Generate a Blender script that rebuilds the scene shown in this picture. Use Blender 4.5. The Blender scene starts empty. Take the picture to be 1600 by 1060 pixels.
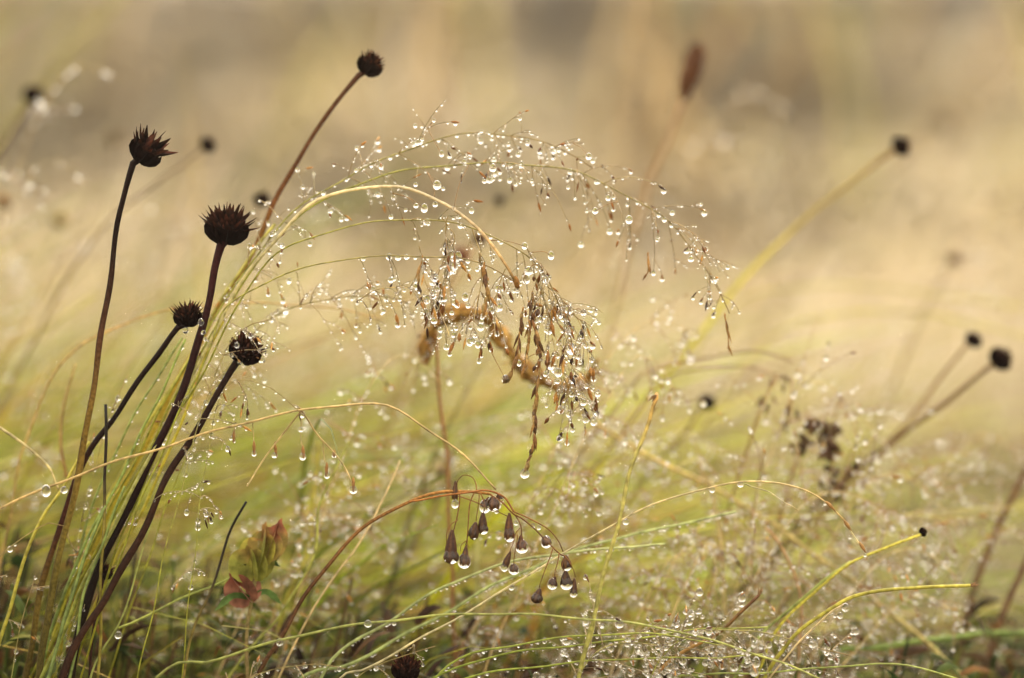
import bpy, math, random
import numpy as np
from mathutils import Vector

R = math.radians
scene = bpy.context.scene
COL = scene.collection

# ---------------------------------------------------------------- camera
CAM_H = 0.36
PITCH = R(8.2)
D0 = 0.94                      # focus distance
cam_d = bpy.data.cameras.new("camera")
cam = bpy.data.objects.new("camera", cam_d)
COL.objects.link(cam)
cam.location = (0, 0, CAM_H)
cam.rotation_euler = (R(90) - PITCH, 0, 0)
cam_d.sensor_width = 36
cam_d.lens = 100
cam_d.clip_start = 0.02
cam_d.clip_end = 2000
cam_d.dof.use_dof = True
cam_d.dof.focus_distance = D0
cam_d.dof.aperture_fstop = 3.2
cam_d.dof.aperture_blades = 0
scene.camera = cam

# ---------------------------------------------------------------- world + sun
SUN_EL, SUN_AZ = R(52), R(20)
world = bpy.data.worlds.new("World")
scene.world = world
world.use_nodes = True
nt = world.node_tree
for n in list(nt.nodes): nt.nodes.remove(n)
wo = nt.nodes.new("ShaderNodeOutputWorld")
bg = nt.nodes.new("ShaderNodeBackground")
sky = nt.nodes.new("ShaderNodeTexSky")
sky.sky_type = 'NISHITA'
sky.sun_disc = False
sky.sun_elevation = SUN_EL
sky.sun_rotation = SUN_AZ
sky.dust_density = 3
tc = nt.nodes.new("ShaderNodeTexCoord")
sep = nt.nodes.new("ShaderNodeSeparateXYZ")
ramp = nt.nodes.new("ShaderNodeValToRGB")
mul = nt.nodes.new("ShaderNodeMix"); mul.data_type = 'RGBA'; mul.blend_type = 'MULTIPLY'
mul.inputs[0].default_value = 1
mix = nt.nodes.new("ShaderNodeMix"); mix.data_type = 'RGBA'
nt.links.new(tc.outputs['Generated'], sep.inputs[0])
nt.links.new(sep.outputs['Z'], ramp.inputs[0])
cr = ramp.color_ramp
cr.elements[0].position = 0.0; cr.elements[0].color = (0.36, 0.32, 0.25, 1)
cr.elements[1].position = 1.0; cr.elements[1].color = (1.0, 0.905, 0.76, 1)
e = cr.elements.new(0.06); e.color = (0.40, 0.36, 0.30, 1)
e = cr.elements.new(0.22); e.color = (0.80, 0.72, 0.58, 1)
e = cr.elements.new(0.5); e.color = (1.0, 0.905, 0.76, 1)
nt.links.new(ramp.outputs[0], mul.inputs[6])
mul.inputs[7].default_value = (15.8, 15.8, 15.8, 1)          # cloud deck, radiance before the 0.12 strength
mix.inputs[0].default_value = 0.94                     # overcast: the clouds cover nearly all the blue
nt.links.new(sky.outputs[0], mix.inputs[6])
nt.links.new(mul.outputs[2], mix.inputs[7])
nt.links.new(mix.outputs[2], bg.inputs[0])
bg.inputs[1].default_value = 0.12
nt.links.new(bg.outputs[0], wo.inputs[0])

sun_d = bpy.data.lights.new("sun", 'SUN')
sun_d.energy = 2.1
sun_d.angle = R(14)
sun_d.color = (1.0, 0.90, 0.72)
sun = bpy.data.objects.new("sun", sun_d)
COL.objects.link(sun)
sd = Vector((math.sin(SUN_AZ) * math.cos(SUN_EL), math.cos(SUN_AZ) * math.cos(SUN_EL), math.sin(SUN_EL)))
sun.rotation_euler = sd.to_track_quat('Z', 'Y').to_euler()

vs = scene.view_settings
vs.view_transform = 'Standard'
vs.look = 'None'
vs.exposure = 0.74
vs.gamma = 1
scene.cycles.use_denoising = True
scene.cycles.max_bounces = 12
scene.cycles.transmission_bounces = 10
scene.cycles.sample_clamp_indirect = 8

# ---------------------------------------------------------------- helpers
FWD = Vector((0, math.cos(PITCH), -math.sin(PITCH)))
UP = Vector((0, math.sin(PITCH), math.cos(PITCH)))
RT = Vector((1, 0, 0))
CAMP = Vector((0, 0, CAM_H))
K = 0.36 / 1600
MM = 0.001

def P(px, py, d=D0):
    """a point seen at photo pixel (px, py) of the 1600 x 1060 picture, at depth d"""
    return CAMP + FWD * d + RT * ((px - 800) * K * d) + UP * ((530 - py) * K * d)

def pxr(n, d=D0):
    return n * K * d

def smooth(pts, n):
    """Catmull-Rom through pts, n samples in all, evenly spaced"""
    pts = [Vector(p) for p in pts]
    if len(pts) == 2:
        return [pts[0].lerp(pts[1], i / (n - 1)) for i in range(n)]
    q = [pts[0] * 2 - pts[1]] + pts + [pts[-1] * 2 - pts[-2]]
    fine = []
    for i in range(1, len(q) - 2):
        a, b, c, d = q[i - 1], q[i], q[i + 1], q[i + 2]
        for s in range(12):
            t = s / 12
            fine.append(0.5 * ((2 * b) + (c - a) * t + (2 * a - 5 * b + 4 * c - d) * t * t + (3 * b - a - 3 * c + d) * t ** 3))
    fine.append(pts[-1])
    L = [0]
    for i in range(1, len(fine)): L.append(L[-1] + (fine[i] - fine[i - 1]).length)
    out = []; j = 0
    for i in range(n):
        s = L[-1] * i / (n - 1)
        while j < len(L) - 2 and L[j + 1] < s: j += 1
        w = (s - L[j]) / max(1e-12, L[j + 1] - L[j])
        out.append(fine[j].lerp(fine[j + 1], min(1, w)))
    return out

def grad(stops, t):
    if t <= stops[0][0]: return stops[0][1]
    for (a, ca), (b, cb) in zip(stops, stops[1:]):
        if t <= b:
            w = (t - a) / (b - a)
            return tuple(ca[k] * (1 - w) + cb[k] * w for k in range(3))
    return stops[-1][1]

def stops(c):
    return c if isinstance(c[0], (tuple, list)) else [(0, c)]

def jit(c, a, rng):
    f = 1 + rng.uniform(-a, a)
    return (c[0] * f * (1 + rng.uniform(-a, a) * .4), c[1] * f, c[2] * f)

class MB:
    def __init__(s): s.v = []; s.f = []; s.c = []
    def tube(s, pts, r0, r1, col, sides=6, side_dark=0.0, bumps=None, cap=True):
        st = stops(col); n = len(pts); base = len(s.v)
        prev = None
        for i, p in enumerate(pts):
            t = i / (n - 1)
            tan = (pts[min(n - 1, i + 1)] - pts[max(0, i - 1)])
            tan = tan.normalized() if tan.length > 1e-12 else Vector((0, 0, 1))
            if prev is None:
                ref = Vector((0, 1, 0)) if abs(tan.y) < .8 else Vector((1, 0, 0))
                nx = ref.cross(tan).normalized()
            else:
                nx = (prev - tan * prev.dot(tan)).normalized()
            prev = nx; ny = tan.cross(nx)
            r = r0 + (r1 - r0) * t
            if callable(bumps): r *= bumps(t)
            c = grad(st, t)
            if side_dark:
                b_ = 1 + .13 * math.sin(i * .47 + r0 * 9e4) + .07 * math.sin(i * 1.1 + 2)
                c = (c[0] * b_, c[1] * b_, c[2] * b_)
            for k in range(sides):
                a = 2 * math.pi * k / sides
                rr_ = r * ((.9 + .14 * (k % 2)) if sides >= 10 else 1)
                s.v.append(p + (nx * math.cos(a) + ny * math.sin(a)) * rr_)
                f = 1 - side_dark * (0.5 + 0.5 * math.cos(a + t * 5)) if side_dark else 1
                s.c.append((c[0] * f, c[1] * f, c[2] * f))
        for i in range(n - 1):
            for k in range(sides):
                a = base + i * sides + k; b = base + i * sides + (k + 1) % sides
                s.f.append((a, b, b + sides, a + sides))
        if cap:
            s.f.append(tuple(base + (n - 1) * sides + k for k in range(sides)))
            s.f.append(tuple(base + k for k in reversed(range(sides))))
    def spindle(s, p, d, L, w, col, sides=6, rings=5, belly=.4, tipc=None, open_end=False):
        """pointed grain from p along d"""
        d = d.normalized()
        def prof(t):
            return (math.sin(math.pi * min(1, t / (2 * belly))) if t < belly else
                    (math.cos((t - belly) / (1 - belly) * math.pi / 2) ** (0.6 if open_end else 1.0)))
        pts = [p + d * (L * i / rings) for i in range(rings + 1)]
        tc_ = tipc or col
        s.tube(pts, w / 2, w / 2, [(0, col), (1, tc_)], sides, bumps=lambda t: max(.08, prof(t)))
    def blade(s, pts, w, col, side=None, twist=0.0, fold=.25):
        """flat leaf with a shallow V section and a taper"""
        st = stops(col); n = len(pts); base = len(s.v)
        for i, p in enumerate(pts):
            t = i / (n - 1)
            tan = (pts[min(n - 1, i + 1)] - pts[max(0, i - 1)]).normalized()
            ref = side or Vector((0, 1, 0.2))
            nx = ref.cross(tan)
            nx = nx.normalized() if nx.length > 1e-6 else Vector((1, 0, 0))
            ny = tan.cross(nx)
            a = twist * t
            u = nx * math.cos(a) + ny * math.sin(a); v = ny * math.cos(a) - nx * math.sin(a)
            hw = w * .5 * min(1, (1 - t) * 3 + .05) * min(1, .55 + t * 3)
            c = grad(st, t)
            s.v += [p - u * hw, p + v * hw * fold, p + u * hw]
            s.c += [c, tuple(k * .85 for k in c), c]
        for i in range(n - 1):
            a = base + 3 * i
            s.f += [(a, a + 1, a + 4, a + 3), (a + 1, a + 2, a + 5, a + 4)]
    def blob(s, p, rx, ry, rz, col, seed=0, rough=.15, U=8, V=6):
        rng = random.Random(seed); base = len(s.v)
        for j in range(V + 1):
            th = math.pi * j / V
            for i in range(U):
                ph = 2 * math.pi * i / U
                f = 1 + rng.uniform(-rough, rough)
                s.v.append(p + Vector((rx * math.sin(th) * math.cos(ph), ry * math.sin(th) * math.sin(ph), rz * math.cos(th))) * f)
                s.c.append(jit(col, .15, rng))
        for j in range(V):
            for i in range(U):
                a = base + j * U + i; b = base + j * U + (i + 1) % U
                s.f.append((a, a + U, b + U, b))
    def mesh(s, name, mat, smooth_=True):
        return raw_mesh(name, np.array([tuple(v) for v in s.v], dtype=np.float32), s.f, np.array(s.c, dtype=np.float32), mat, smooth_)
    def build(s, name, mat, parent=None, smooth_=True):
        if not s.v: return None
        org = Vector(parent.location) if parent else Vector((0, 0, 0))
        s.v = [v - org for v in s.v]
        o = bpy.data.objects.new(name, s.mesh(name, mat, smooth_))
        COL.objects.link(o)
        if parent: o.parent = parent
        return o

def raw_mesh(name, V, F, C, mat, smooth_=True):
    me = bpy.data.meshes.new(name)
    if isinstance(F, np.ndarray):
        k = F.shape[1]; nf = F.shape[0]
        me.vertices.add(len(V)); me.vertices.foreach_set("co", np.ascontiguousarray(V, dtype=np.float32).ravel())
        me.loops.add(nf * k); me.loops.foreach_set("vertex_index", F.astype(np.int32).ravel())
        me.polygons.add(nf)
        me.polygons.foreach_set("loop_start", np.arange(0, nf * k, k, dtype=np.int32))
        me.update(calc_edges=True)
    else:
        me.from_pydata(V.tolist(), [], F)
    if C is not None:
        at = me.color_attributes.new("Col", 'FLOAT_COLOR', 'POINT')
        c4 = np.ones((len(V), 4), dtype=np.float32); c4[:, :3] = C
        at.data.foreach_set("color", c4.ravel())
    if smooth_: me.polygons.foreach_set("use_smooth", np.ones(len(me.polygons), dtype=bool))
    me.materials.append(mat)
    me.update()
    return me

def tag(o, label=None, cat=None, group=None, kind=None):
    if label: o['label'] = label
    if cat: o['category'] = cat
    if group: o['group'] = group
    if kind: o['kind'] = kind
    return o

def empty(name, loc):
    o = bpy.data.objects.new(name, None)
    o.empty_display_size = .01
    o.location = loc
    COL.objects.link(o)
    return o

# ---------------------------------------------------------------- materials
def plant_mat(name, rough=.5, transl=.3, var=.35, scale=900, spec=.4, bump=.3):
    """surface colour from the mesh, mottled by noise; thin parts let light through"""
    m = bpy.data.materials.new(name); m.use_nodes = True
    t = m.node_tree
    for n in list(t.nodes): t.nodes.remove(n)
    out = t.nodes.new("ShaderNodeOutputMaterial")
    at = t.nodes.new("ShaderNodeAttribute"); at.attribute_name = "Col"
    tcn = t.nodes.new("ShaderNodeTexCoord")
    nz = t.nodes.new("ShaderNodeTexNoise"); nz.inputs['Scale'].default_value = scale; nz.inputs['Detail'].default_value = 3
    t.links.new(tcn.outputs['Object'], nz.inputs['Vector'])
    mr = t.nodes.new("ShaderNodeMapRange")
    mr.inputs['From Min'].default_value = .3; mr.inputs['From Max'].default_value = .7
    mr.inputs['To Min'].default_value = 1 - var; mr.inputs['To Max'].default_value = 1 + var
    t.links.new(nz.outputs['Fac'], mr.inputs['Value'])
    mx = t.nodes.new("ShaderNodeVectorMath"); mx.operation = 'SCALE'
    t.links.new(at.outputs['Color'], mx.inputs[0]); t.links.new(mr.outputs[0], mx.inputs['Scale'])
    pb = t.nodes.new("ShaderNodeBsdfPrincipled")
    pb.inputs['Roughness'].default_value = rough
    pb.inputs['Specular IOR Level'].default_value = spec
    t.links.new(mx.outputs[0], pb.inputs['Base Color'])
    if bump:
        bp = t.nodes.new("ShaderNodeBump"); bp.inputs['Strength'].default_value = bump; bp.inputs['Distance'].default_value = .0003
        t.links.new(nz.outputs['Fac'], bp.inputs['Height']); t.links.new(bp.outputs[0], pb.inputs['Normal'])
    if transl > 0:
        tr = t.nodes.new("ShaderNodeBsdfTranslucent"); t.links.new(mx.outputs[0], tr.inputs['Color'])
        ms = t.nodes.new("ShaderNodeMixShader"); ms.inputs[0].default_value = transl
        t.links.new(pb.outputs[0], ms.inputs[1]); t.links.new(tr.outputs[0], ms.inputs[2])
        t.links.new(ms.outputs[0], out.inputs[0])
    else:
        t.links.new(pb.outputs[0], out.inputs[0])
    return m

M_GRASS = plant_mat("grass_blade_surface", .5, .35, .42, 420, .25)
M_STEM = plant_mat("woody_stem_surface", .65, .0, .4, 900, .07, .4)
M_HEAD = plant_mat("dry_seed_head_surface", .85, .0, .5, 700, .04, .5)
M_HUSK = plant_mat("papery_husk_surface", .5, .4, .4, 1200, .3)
M_LEAF = plant_mat("leaf_surface", .6, .25, .45, 300, .12)
M_MEADOW = plant_mat("meadow_grass_surface", .6, .5, .25, 60, .2, 0)

M_WATER = bpy.data.materials.new("water_drop"); M_WATER.use_nodes = True
_t = M_WATER.node_tree
for n in list(_t.nodes): _t.nodes.remove(n)
_o = _t.nodes.new("ShaderNodeOutputMaterial"); _g = _t.nodes.new("ShaderNodeBsdfGlass")
_g.inputs['IOR'].default_value = 1.333; _g.inputs['Roughness'].default_value = 0.0
_g.inputs['Color'].default_value = (1, 1, 1, 1)
_t.links.new(_g.outputs[0], _o.inputs[0])

# ---------------------------------------------------------------- the ground
def patch(x, y):
    """broad green / straw patches of the meadow, 0 straw .. 1 green"""
    return .5 + .25 * np.sin(x * 2.3 + 1.1 * y + 1.7) + .25 * np.sin(-x * 1.3 + y * 1.9 + .4 + np.sin(x * 3.1))

def make_ground():
    m = bpy.data.materials.new("meadow_ground"); m.use_nodes = True
    t = m.node_tree; pb = t.nodes["Principled BSDF"]
    tcn = t.nodes.new("ShaderNodeTexCoord")
    def noise(sc, det):
        n = t.nodes.new("ShaderNodeTexNoise"); n.inputs['Scale'].default_value = sc; n.inputs['Detail'].default_value = det
        t.links.new(tcn.outputs['Object'], n.inputs['Vector']); return n
    n1 = noise(.7, 4); n2 = noise(14, 6)
    r1 = t.nodes.new("ShaderNodeValToRGB"); t.links.new(n1.outputs['Fac'], r1.inputs[0])
    r1.color_ramp.elements[0].position = .3; r1.color_ramp.elements[0].color = (.06, .055, .018, 1)
    r1.color_ramp.elements[1].position = .7; r1.color_ramp.elements[1].color = (.13, .10, .035, 1)
    r2 = t.nodes.new("ShaderNodeValToRGB"); t.links.new(n2.outputs['Fac'], r2.inputs[0])
    r2.color_ramp.elements[0].position = .3; r2.color_ramp.elements[0].color = (.55, .55, .5, 1)
    r2.color_ramp.elements[1].position = .65; r2.color_ramp.elements[1].color = (1, 1, 1, 1)
    mm = t.nodes.new("ShaderNodeMix"); mm.data_type = 'RGBA'; mm.blend_type = 'MULTIPLY'; mm.inputs[0].default_value = 1
    t.links.new(r1.outputs[0], mm.inputs[6]); t.links.new(r2.outputs[0], mm.inputs[7])
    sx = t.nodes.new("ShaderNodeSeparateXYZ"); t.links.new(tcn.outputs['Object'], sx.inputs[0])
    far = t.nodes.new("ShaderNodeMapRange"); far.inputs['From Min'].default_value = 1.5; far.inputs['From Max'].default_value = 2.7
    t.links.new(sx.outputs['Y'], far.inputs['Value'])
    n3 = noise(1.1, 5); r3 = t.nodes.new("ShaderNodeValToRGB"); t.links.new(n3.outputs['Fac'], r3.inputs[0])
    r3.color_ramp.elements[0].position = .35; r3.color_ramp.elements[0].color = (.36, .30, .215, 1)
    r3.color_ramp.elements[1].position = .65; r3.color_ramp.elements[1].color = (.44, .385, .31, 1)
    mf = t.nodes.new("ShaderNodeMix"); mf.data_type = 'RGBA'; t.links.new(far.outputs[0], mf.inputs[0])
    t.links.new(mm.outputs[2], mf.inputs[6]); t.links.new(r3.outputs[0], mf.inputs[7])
    t.links.new(mf.outputs[2], pb.inputs['Base Color'])
    pb.inputs['Roughness'].default_value = .9
    xs = np.concatenate([-np.geomspace(600, .5, 34), np.linspace(-.4, .4, 9), np.geomspace(.5, 600, 34)])
    ys = np.concatenate([-np.geomspace(300, .5, 20), np.linspace(0, 6, 40), np.geomspace(6.5, 900, 50)])
    X, Y = np.meshgrid(xs, ys)
    Z = .006 * np.sin(X * 7) * np.cos(Y * 5) - .006 - .00002 * np.maximum(0, Y - 20) ** 1
    V = np.stack([X, Y, Z], -1).reshape(-1, 3)
    nx, ny = len(xs), len(ys)
    I = (np.arange(ny - 1)[:, None] * nx + np.arange(nx - 1)[None]).ravel()
    F = np.stack([I, I + 1, I + nx + 1, I + nx], 1)
    o = bpy.data.objects.new("ground", raw_mesh("ground", V, F, None, m)); COL.objects.link(o)
    tag(o, kind='structure')
make_ground()

# ---------------------------------------------------------------- masses nobody could count
def blades_np(name, B, T0, L, W, droop, colr, segs, mat, label, extra=None):
    """B roots, T0 starting directions, L lengths, W widths, arching under their weight"""
    n = len(B); rs = np.random.RandomState(len(name))
    T = T0 / np.linalg.norm(T0, axis=1, keepdims=True)
    p = B.copy(); rows = []
    yaw = rs.uniform(0, math.pi, n)
    S = np.stack([np.cos(yaw), np.sin(yaw), np.zeros(n)], 1)
    for i in range(segs + 1):
        t = i / segs
        w = (W * min(1, (1 - t) * 2.2 + .04))[:, None] * .5
        rows.append(p - S * w); rows.append(p + S * w)
        p = p + T * (L / segs)[:, None]
        T = T + np.stack([np.zeros(n), np.zeros(n), -droop / segs * (1 + t)], 1)
        T /= np.linalg.norm(T, axis=1, keepdims=True)
        p[:, 2] = np.maximum(p[:, 2], .004)
    V = np.stack(rows, 1)                      # n, 2(segs+1), 3
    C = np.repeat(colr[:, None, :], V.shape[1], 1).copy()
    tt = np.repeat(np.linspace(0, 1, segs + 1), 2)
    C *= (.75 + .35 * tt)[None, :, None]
    k = V.shape[1]
    f = []
    for i in range(segs): f.append([2 * i, 2 * i + 1, 2 * i + 3, 2 * i + 2])
    F = (np.arange(n) * k)[:, None, None] + np.array(f)[None]
    V = V.reshape(-1, 3); C = C.reshape(-1, 3); F = F.reshape(-1, 4)
    if extra is not None:
        EV, EF, EC = extra
        F = np.concatenate([F, EF + len(V)]); V = np.concatenate([V, EV]); C = np.concatenate([C, EC])
    o = bpy.data.objects.new(name, raw_mesh(name, V, F, C, mat)); COL.objects.link(o)
    tag(o, label, None, None, 'stuff')
    o['category'] = 'grass'
    return o

def lerp_cols(rs, cols, wts, n, var=.18):
    idx = rs.choice(len(cols), n, p=np.array(wts) / np.sum(wts))
    return np.array(cols)[idx] * (1 + rs.uniform(-var, var, (n, 1)))

def meadow():
    rs = np.random.RandomState(5)
    n = 15000
    y = 1.75 + (rs.uniform(0, 1, n) ** 2.2) * 9.0
    x = rs.uniform(-1, 1, n) * (y * .26 + .35)
    B = np.stack([x, y, np.zeros(n)], 1)
    T0 = np.stack([.35 + rs.normal(0, .35, n), rs.normal(0, .3, n), np.ones(n)], 1)
    L = rs.uniform(.05, .17, n); W = .0014 + .0008 * y * rs.uniform(.6, 1.3, n)
    g = patch(x, y)
    straw = lerp_cols(rs, [(.72, .60, .38), (.60, .49, .28), (.82, .73, .55), (.42, .29, .13)], [4, 3, 3, 1], n)
    green = lerp_cols(rs, [(.36, .36, .02), (.52, .46, .05), (.20, .21, .02)], [3, 3, 1], n)
    near = np.clip((2.5 - y) / .8, 0, 1)
    pg = np.clip(.03 + .45 * (g - .45) + .25 * near, .02, .9)
    c = np.where(rs.uniform(0, 1, n)[:, None] < pg[:, None], green, straw)
    c *= (1 - .3 * near)[:, None]
    # brown patches tinted into the side grass, partly painting in the vignette's darker corners
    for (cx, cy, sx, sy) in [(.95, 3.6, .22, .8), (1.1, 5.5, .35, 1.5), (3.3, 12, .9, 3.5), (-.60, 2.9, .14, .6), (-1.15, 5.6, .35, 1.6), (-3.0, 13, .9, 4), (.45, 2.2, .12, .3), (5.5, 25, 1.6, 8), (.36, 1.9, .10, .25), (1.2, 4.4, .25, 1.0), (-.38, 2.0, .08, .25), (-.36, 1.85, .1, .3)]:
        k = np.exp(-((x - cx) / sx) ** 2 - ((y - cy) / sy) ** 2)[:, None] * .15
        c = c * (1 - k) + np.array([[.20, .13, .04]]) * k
    # pale tufts of dew-soaked seed over the blades
    m = 60000
    yy = 2.0 + (rs.uniform(0, 1, m) ** 2.0) * 13
    xx = rs.uniform(-1, 1, m) * (yy * .25 + .3)
    nc = 120; cid = rs.randint(0, nc, m)          # most of the seed hangs in clumps
    cy = 1.9 + rs.uniform(0, 1, nc)  ** 1.7 * 12; cx = rs.uniform(-1, 1, nc) * (cy * .25 + .25)
    cz = rs.uniform(.10, .19, nc); cs = .028 * cy * rs.uniform(.6, 1.5, nc)
    k = rs.uniform(0, 1, m) < .85
    xx = np.where(k, cx[cid] + rs.normal(0, 1, m) * cs[cid] * 1.5, xx)
    yy = np.where(k, cy[cid] + rs.normal(0, 1, m) * cs[cid] * 2, yy)
    zz = np.where(k, cz[cid] + rs.normal(0, .5, m) * np.minimum(cs[cid], .05), .08 + rs.uniform(0, .1, m))
    zz = np.maximum(zz, .01)
    r = .0011 + .0006 * yy
    ctr = np.stack([xx, yy, zz], 1)
    oc = np.array([(1, 0, 0), (0, 1, 0), (-1, 0, 0), (0, -1, 0), (0, 0, 1.2), (0, 0, -1.2)])
    EV = (ctr[:, None] + oc[None] * r[:, None, None]).reshape(-1, 3)
    q = np.array([(0, 1, 4, 4), (1, 2, 4, 4)])
    tri = [(0, 1, 4), (1, 2, 4), (2, 3, 4), (3, 0, 4), (1, 0, 5), (2, 1, 5), (3, 2, 5), (0, 3, 5)]
    # as quads: four vertical kites
    quads = np.array([(0, 1, 4, 5)[:0] or (5, 0, 4, 1), (5, 1, 4, 2), (5, 2, 4, 3), (5, 3, 4, 0)])
    EF = ((np.arange(m) * 6)[:, None, None] + quads[None]).reshape(-1, 4)
    EC = np.repeat(lerp_cols(rs, [(.90, .80, .72), (.82, .70, .60), (.92, .87, .80)], [2, 2, 2], m), 6, 0)
    n2 = 150
    y2 = rs.uniform(2.0, 7.0, n2); x2 = rs.uniform(-1, 1, n2) * (y2 * .22 + .1)
    B = np.concatenate([B, np.stack([x2, y2, np.zeros(n2)], 1)])
    T0 = np.concatenate([T0, np.stack([rs.normal(.12, .22, n2), rs.normal(0, .1, n2), np.ones(n2)], 1)])
    L = np.concatenate([L, rs.uniform(.25, .55, n2)]); W = np.concatenate([W, .004 + .0022 * y2 * rs.uniform(.5, 1.3, n2)])
    c = np.concatenate([c, lerp_cols(rs, [(.34, .22, .10), (.50, .38, .20), (.42, .38, .12), (.66, .58, .44)], [3, 2, 2, 2], n2)]); n += n2
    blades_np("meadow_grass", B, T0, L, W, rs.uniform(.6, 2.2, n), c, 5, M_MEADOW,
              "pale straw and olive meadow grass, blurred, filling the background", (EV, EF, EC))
meadow()

def flowing_grass():
    """the low green and cream blades that stream to the right behind the seed heads"""
    rs = np.random.RandomState(11)
    n = 4600
    y = .985 + .75 * rs.uniform(0, 1, n) ** 1.5
    x = np.where(rs.uniform(0, 1, n) < .55, rs.uniform(-.38, -.06, n), rs.uniform(-.5, .5, n) * (y * .7 + .2))
    B = np.stack([x, y, np.zeros(n)], 1)
    T0 = np.stack([rs.normal(1.05, .5, n), rs.normal(0.02, .2, n), np.ones(n)], 1)
    L = rs.uniform(.12, .40, n) * np.clip(.95 - (x + .2) * 1.0, .5, 1.15); W = rs.uniform(.0009, .0034, n)
    L = np.where(y < 1.1, L * .85, L)
    cl = np.sin(x * 31 + 2 * np.sin(y * 23)) + np.sin(x * 12.7 + y * 17 + 1.3)      # tufts of one colour side by side
    light = lerp_cols(rs, [(.18, .26, .01), (.34, .34, .015), (.42, .28, .04), (.56, .44, .12)], [4, 4, 3, 1], n)
    dark = lerp_cols(rs, [(.09, .11, .012), (.16, .14, .02), (.22, .12, .025), (.06, .05, .01)], [3, 3, 3, 2], n)
    pl = np.clip(.42 + .5 * cl, .05, .95)[:, None]
    tan_ = lerp_cols(rs, [(.50, .38, .20), (.62, .52, .34), (.34, .21, .08), (.36, .32, .08)], [4, 3, 2, 3], n)
    light = np.where((rs.uniform(0, 1, n) < np.clip((x - .0) * 4 + .1, .05, .8))[:, None], tan_, light)
    c = np.where(rs.uniform(0, 1, (n, 1)) < pl, light, dark)
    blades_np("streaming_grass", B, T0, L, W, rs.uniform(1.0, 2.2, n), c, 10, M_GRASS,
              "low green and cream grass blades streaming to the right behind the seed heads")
flowing_grass()

def long_streamers():
    rs = np.random.RandomState(21)
    n = 1500
    y = .99 + .55 * rs.uniform(0, 1, n) ** 1.2
    x = np.where(rs.uniform(0, 1, n) < .68, rs.uniform(-.62, -.12, n), rs.uniform(-.2, .5, n))
    B = np.stack([x, y, np.zeros(n)], 1)
    T0 = np.stack([rs.uniform(.9, 2.3, n), rs.normal(0, .08, n), np.ones(n)], 1)
    L = rs.uniform(.22, .52, n) * np.where(x > -.12, .6, 1); W = rs.uniform(.0010, .0030, n)
    light = lerp_cols(rs, [(.26, .34, .012), (.46, .43, .02), (.56, .36, .06), (.70, .58, .22), (.17, .25, .01)], [5, 4, 3, 1, 3], n)
    dark = lerp_cols(rs, [(.10, .09, .012), (.22, .11, .02), (.07, .05, .01)], [3, 3, 2], n)
    tan_ = lerp_cols(rs, [(.58, .46, .26), (.66, .56, .36), (.40, .26, .11), (.44, .40, .12)], [4, 3, 2, 3], n)
    light = np.where((rs.uniform(0, 1, n) < np.clip((x - .0) * 4 + .1, .05, .8))[:, None], tan_, light)      # drier to the right
    c = np.where(rs.uniform(0, 1, (n, 1)) < .54, light, dark)
    m = 300
    ym = rs.uniform(1.03, 1.38, m)
    B = np.concatenate([B, np.stack([rs.uniform(-.60, -.06, m), ym, np.zeros(m)], 1)])
    T0 = np.concatenate([T0, np.stack([rs.uniform(.9, 2.0, m), rs.normal(0, .06, m), np.ones(m)], 1)])
    L = np.concatenate([L, rs.uniform(.24, .46, m)]); W = np.concatenate([W, rs.uniform(.0028, .0052, m)])
    c = np.concatenate([c, lerp_cols(rs, [(.34, .42, .015), (.50, .50, .03), (.62, .54, .12), (.22, .30, .012)], [4, 4, 2, 2], m)]); n += m
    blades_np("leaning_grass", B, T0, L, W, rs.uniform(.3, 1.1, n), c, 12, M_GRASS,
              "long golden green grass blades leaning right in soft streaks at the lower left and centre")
long_streamers()

def undergrowth():
    rng = random.Random(4)
    mb = MB()
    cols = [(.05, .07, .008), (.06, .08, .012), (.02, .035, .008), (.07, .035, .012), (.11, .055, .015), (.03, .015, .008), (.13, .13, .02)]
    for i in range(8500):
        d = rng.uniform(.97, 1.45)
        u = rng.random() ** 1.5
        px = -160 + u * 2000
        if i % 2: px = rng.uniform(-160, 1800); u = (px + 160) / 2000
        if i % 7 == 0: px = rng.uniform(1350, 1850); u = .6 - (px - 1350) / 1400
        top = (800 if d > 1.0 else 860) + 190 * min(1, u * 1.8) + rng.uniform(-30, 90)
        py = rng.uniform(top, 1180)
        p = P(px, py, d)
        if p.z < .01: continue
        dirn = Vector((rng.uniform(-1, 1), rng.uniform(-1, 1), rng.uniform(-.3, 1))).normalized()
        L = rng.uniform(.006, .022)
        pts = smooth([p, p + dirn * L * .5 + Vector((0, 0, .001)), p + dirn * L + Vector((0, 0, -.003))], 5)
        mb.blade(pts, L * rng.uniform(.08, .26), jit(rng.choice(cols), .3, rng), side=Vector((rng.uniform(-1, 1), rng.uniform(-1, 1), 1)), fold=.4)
    for i in range(900):                       # short stalks under the leaves
        d = rng.uniform(.98, 1.35); px = rng.uniform(-150, 1750) if i % 2 == 0 else rng.uniform(-150, 300)
        p = P(px, rng.uniform(820 + .14 * max(0, px), 1060), d)
        q = Vector((p.x - rng.uniform(0, .03), p.y, 0))
        mb.tube(smooth([q, (p + q) / 2 + Vector((-.004, 0, 0)), p], 5), .0009, .0005, rng.choice(cols), 4)
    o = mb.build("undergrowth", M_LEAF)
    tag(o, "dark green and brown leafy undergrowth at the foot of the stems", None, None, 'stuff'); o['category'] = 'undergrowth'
undergrowth()

# ---------------------------------------------------------------- dew
DROPS = []                     # (centre, radius, owner key)
NODES = []                     # points of the sharp panicles a drop can hang from
def drop(p, r, owner=None, hang=True):
    c = Vector(p) - Vector((0, 0, r * .75)) if hang else Vector(p)
    DROPS.append((c, r, owner))

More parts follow.
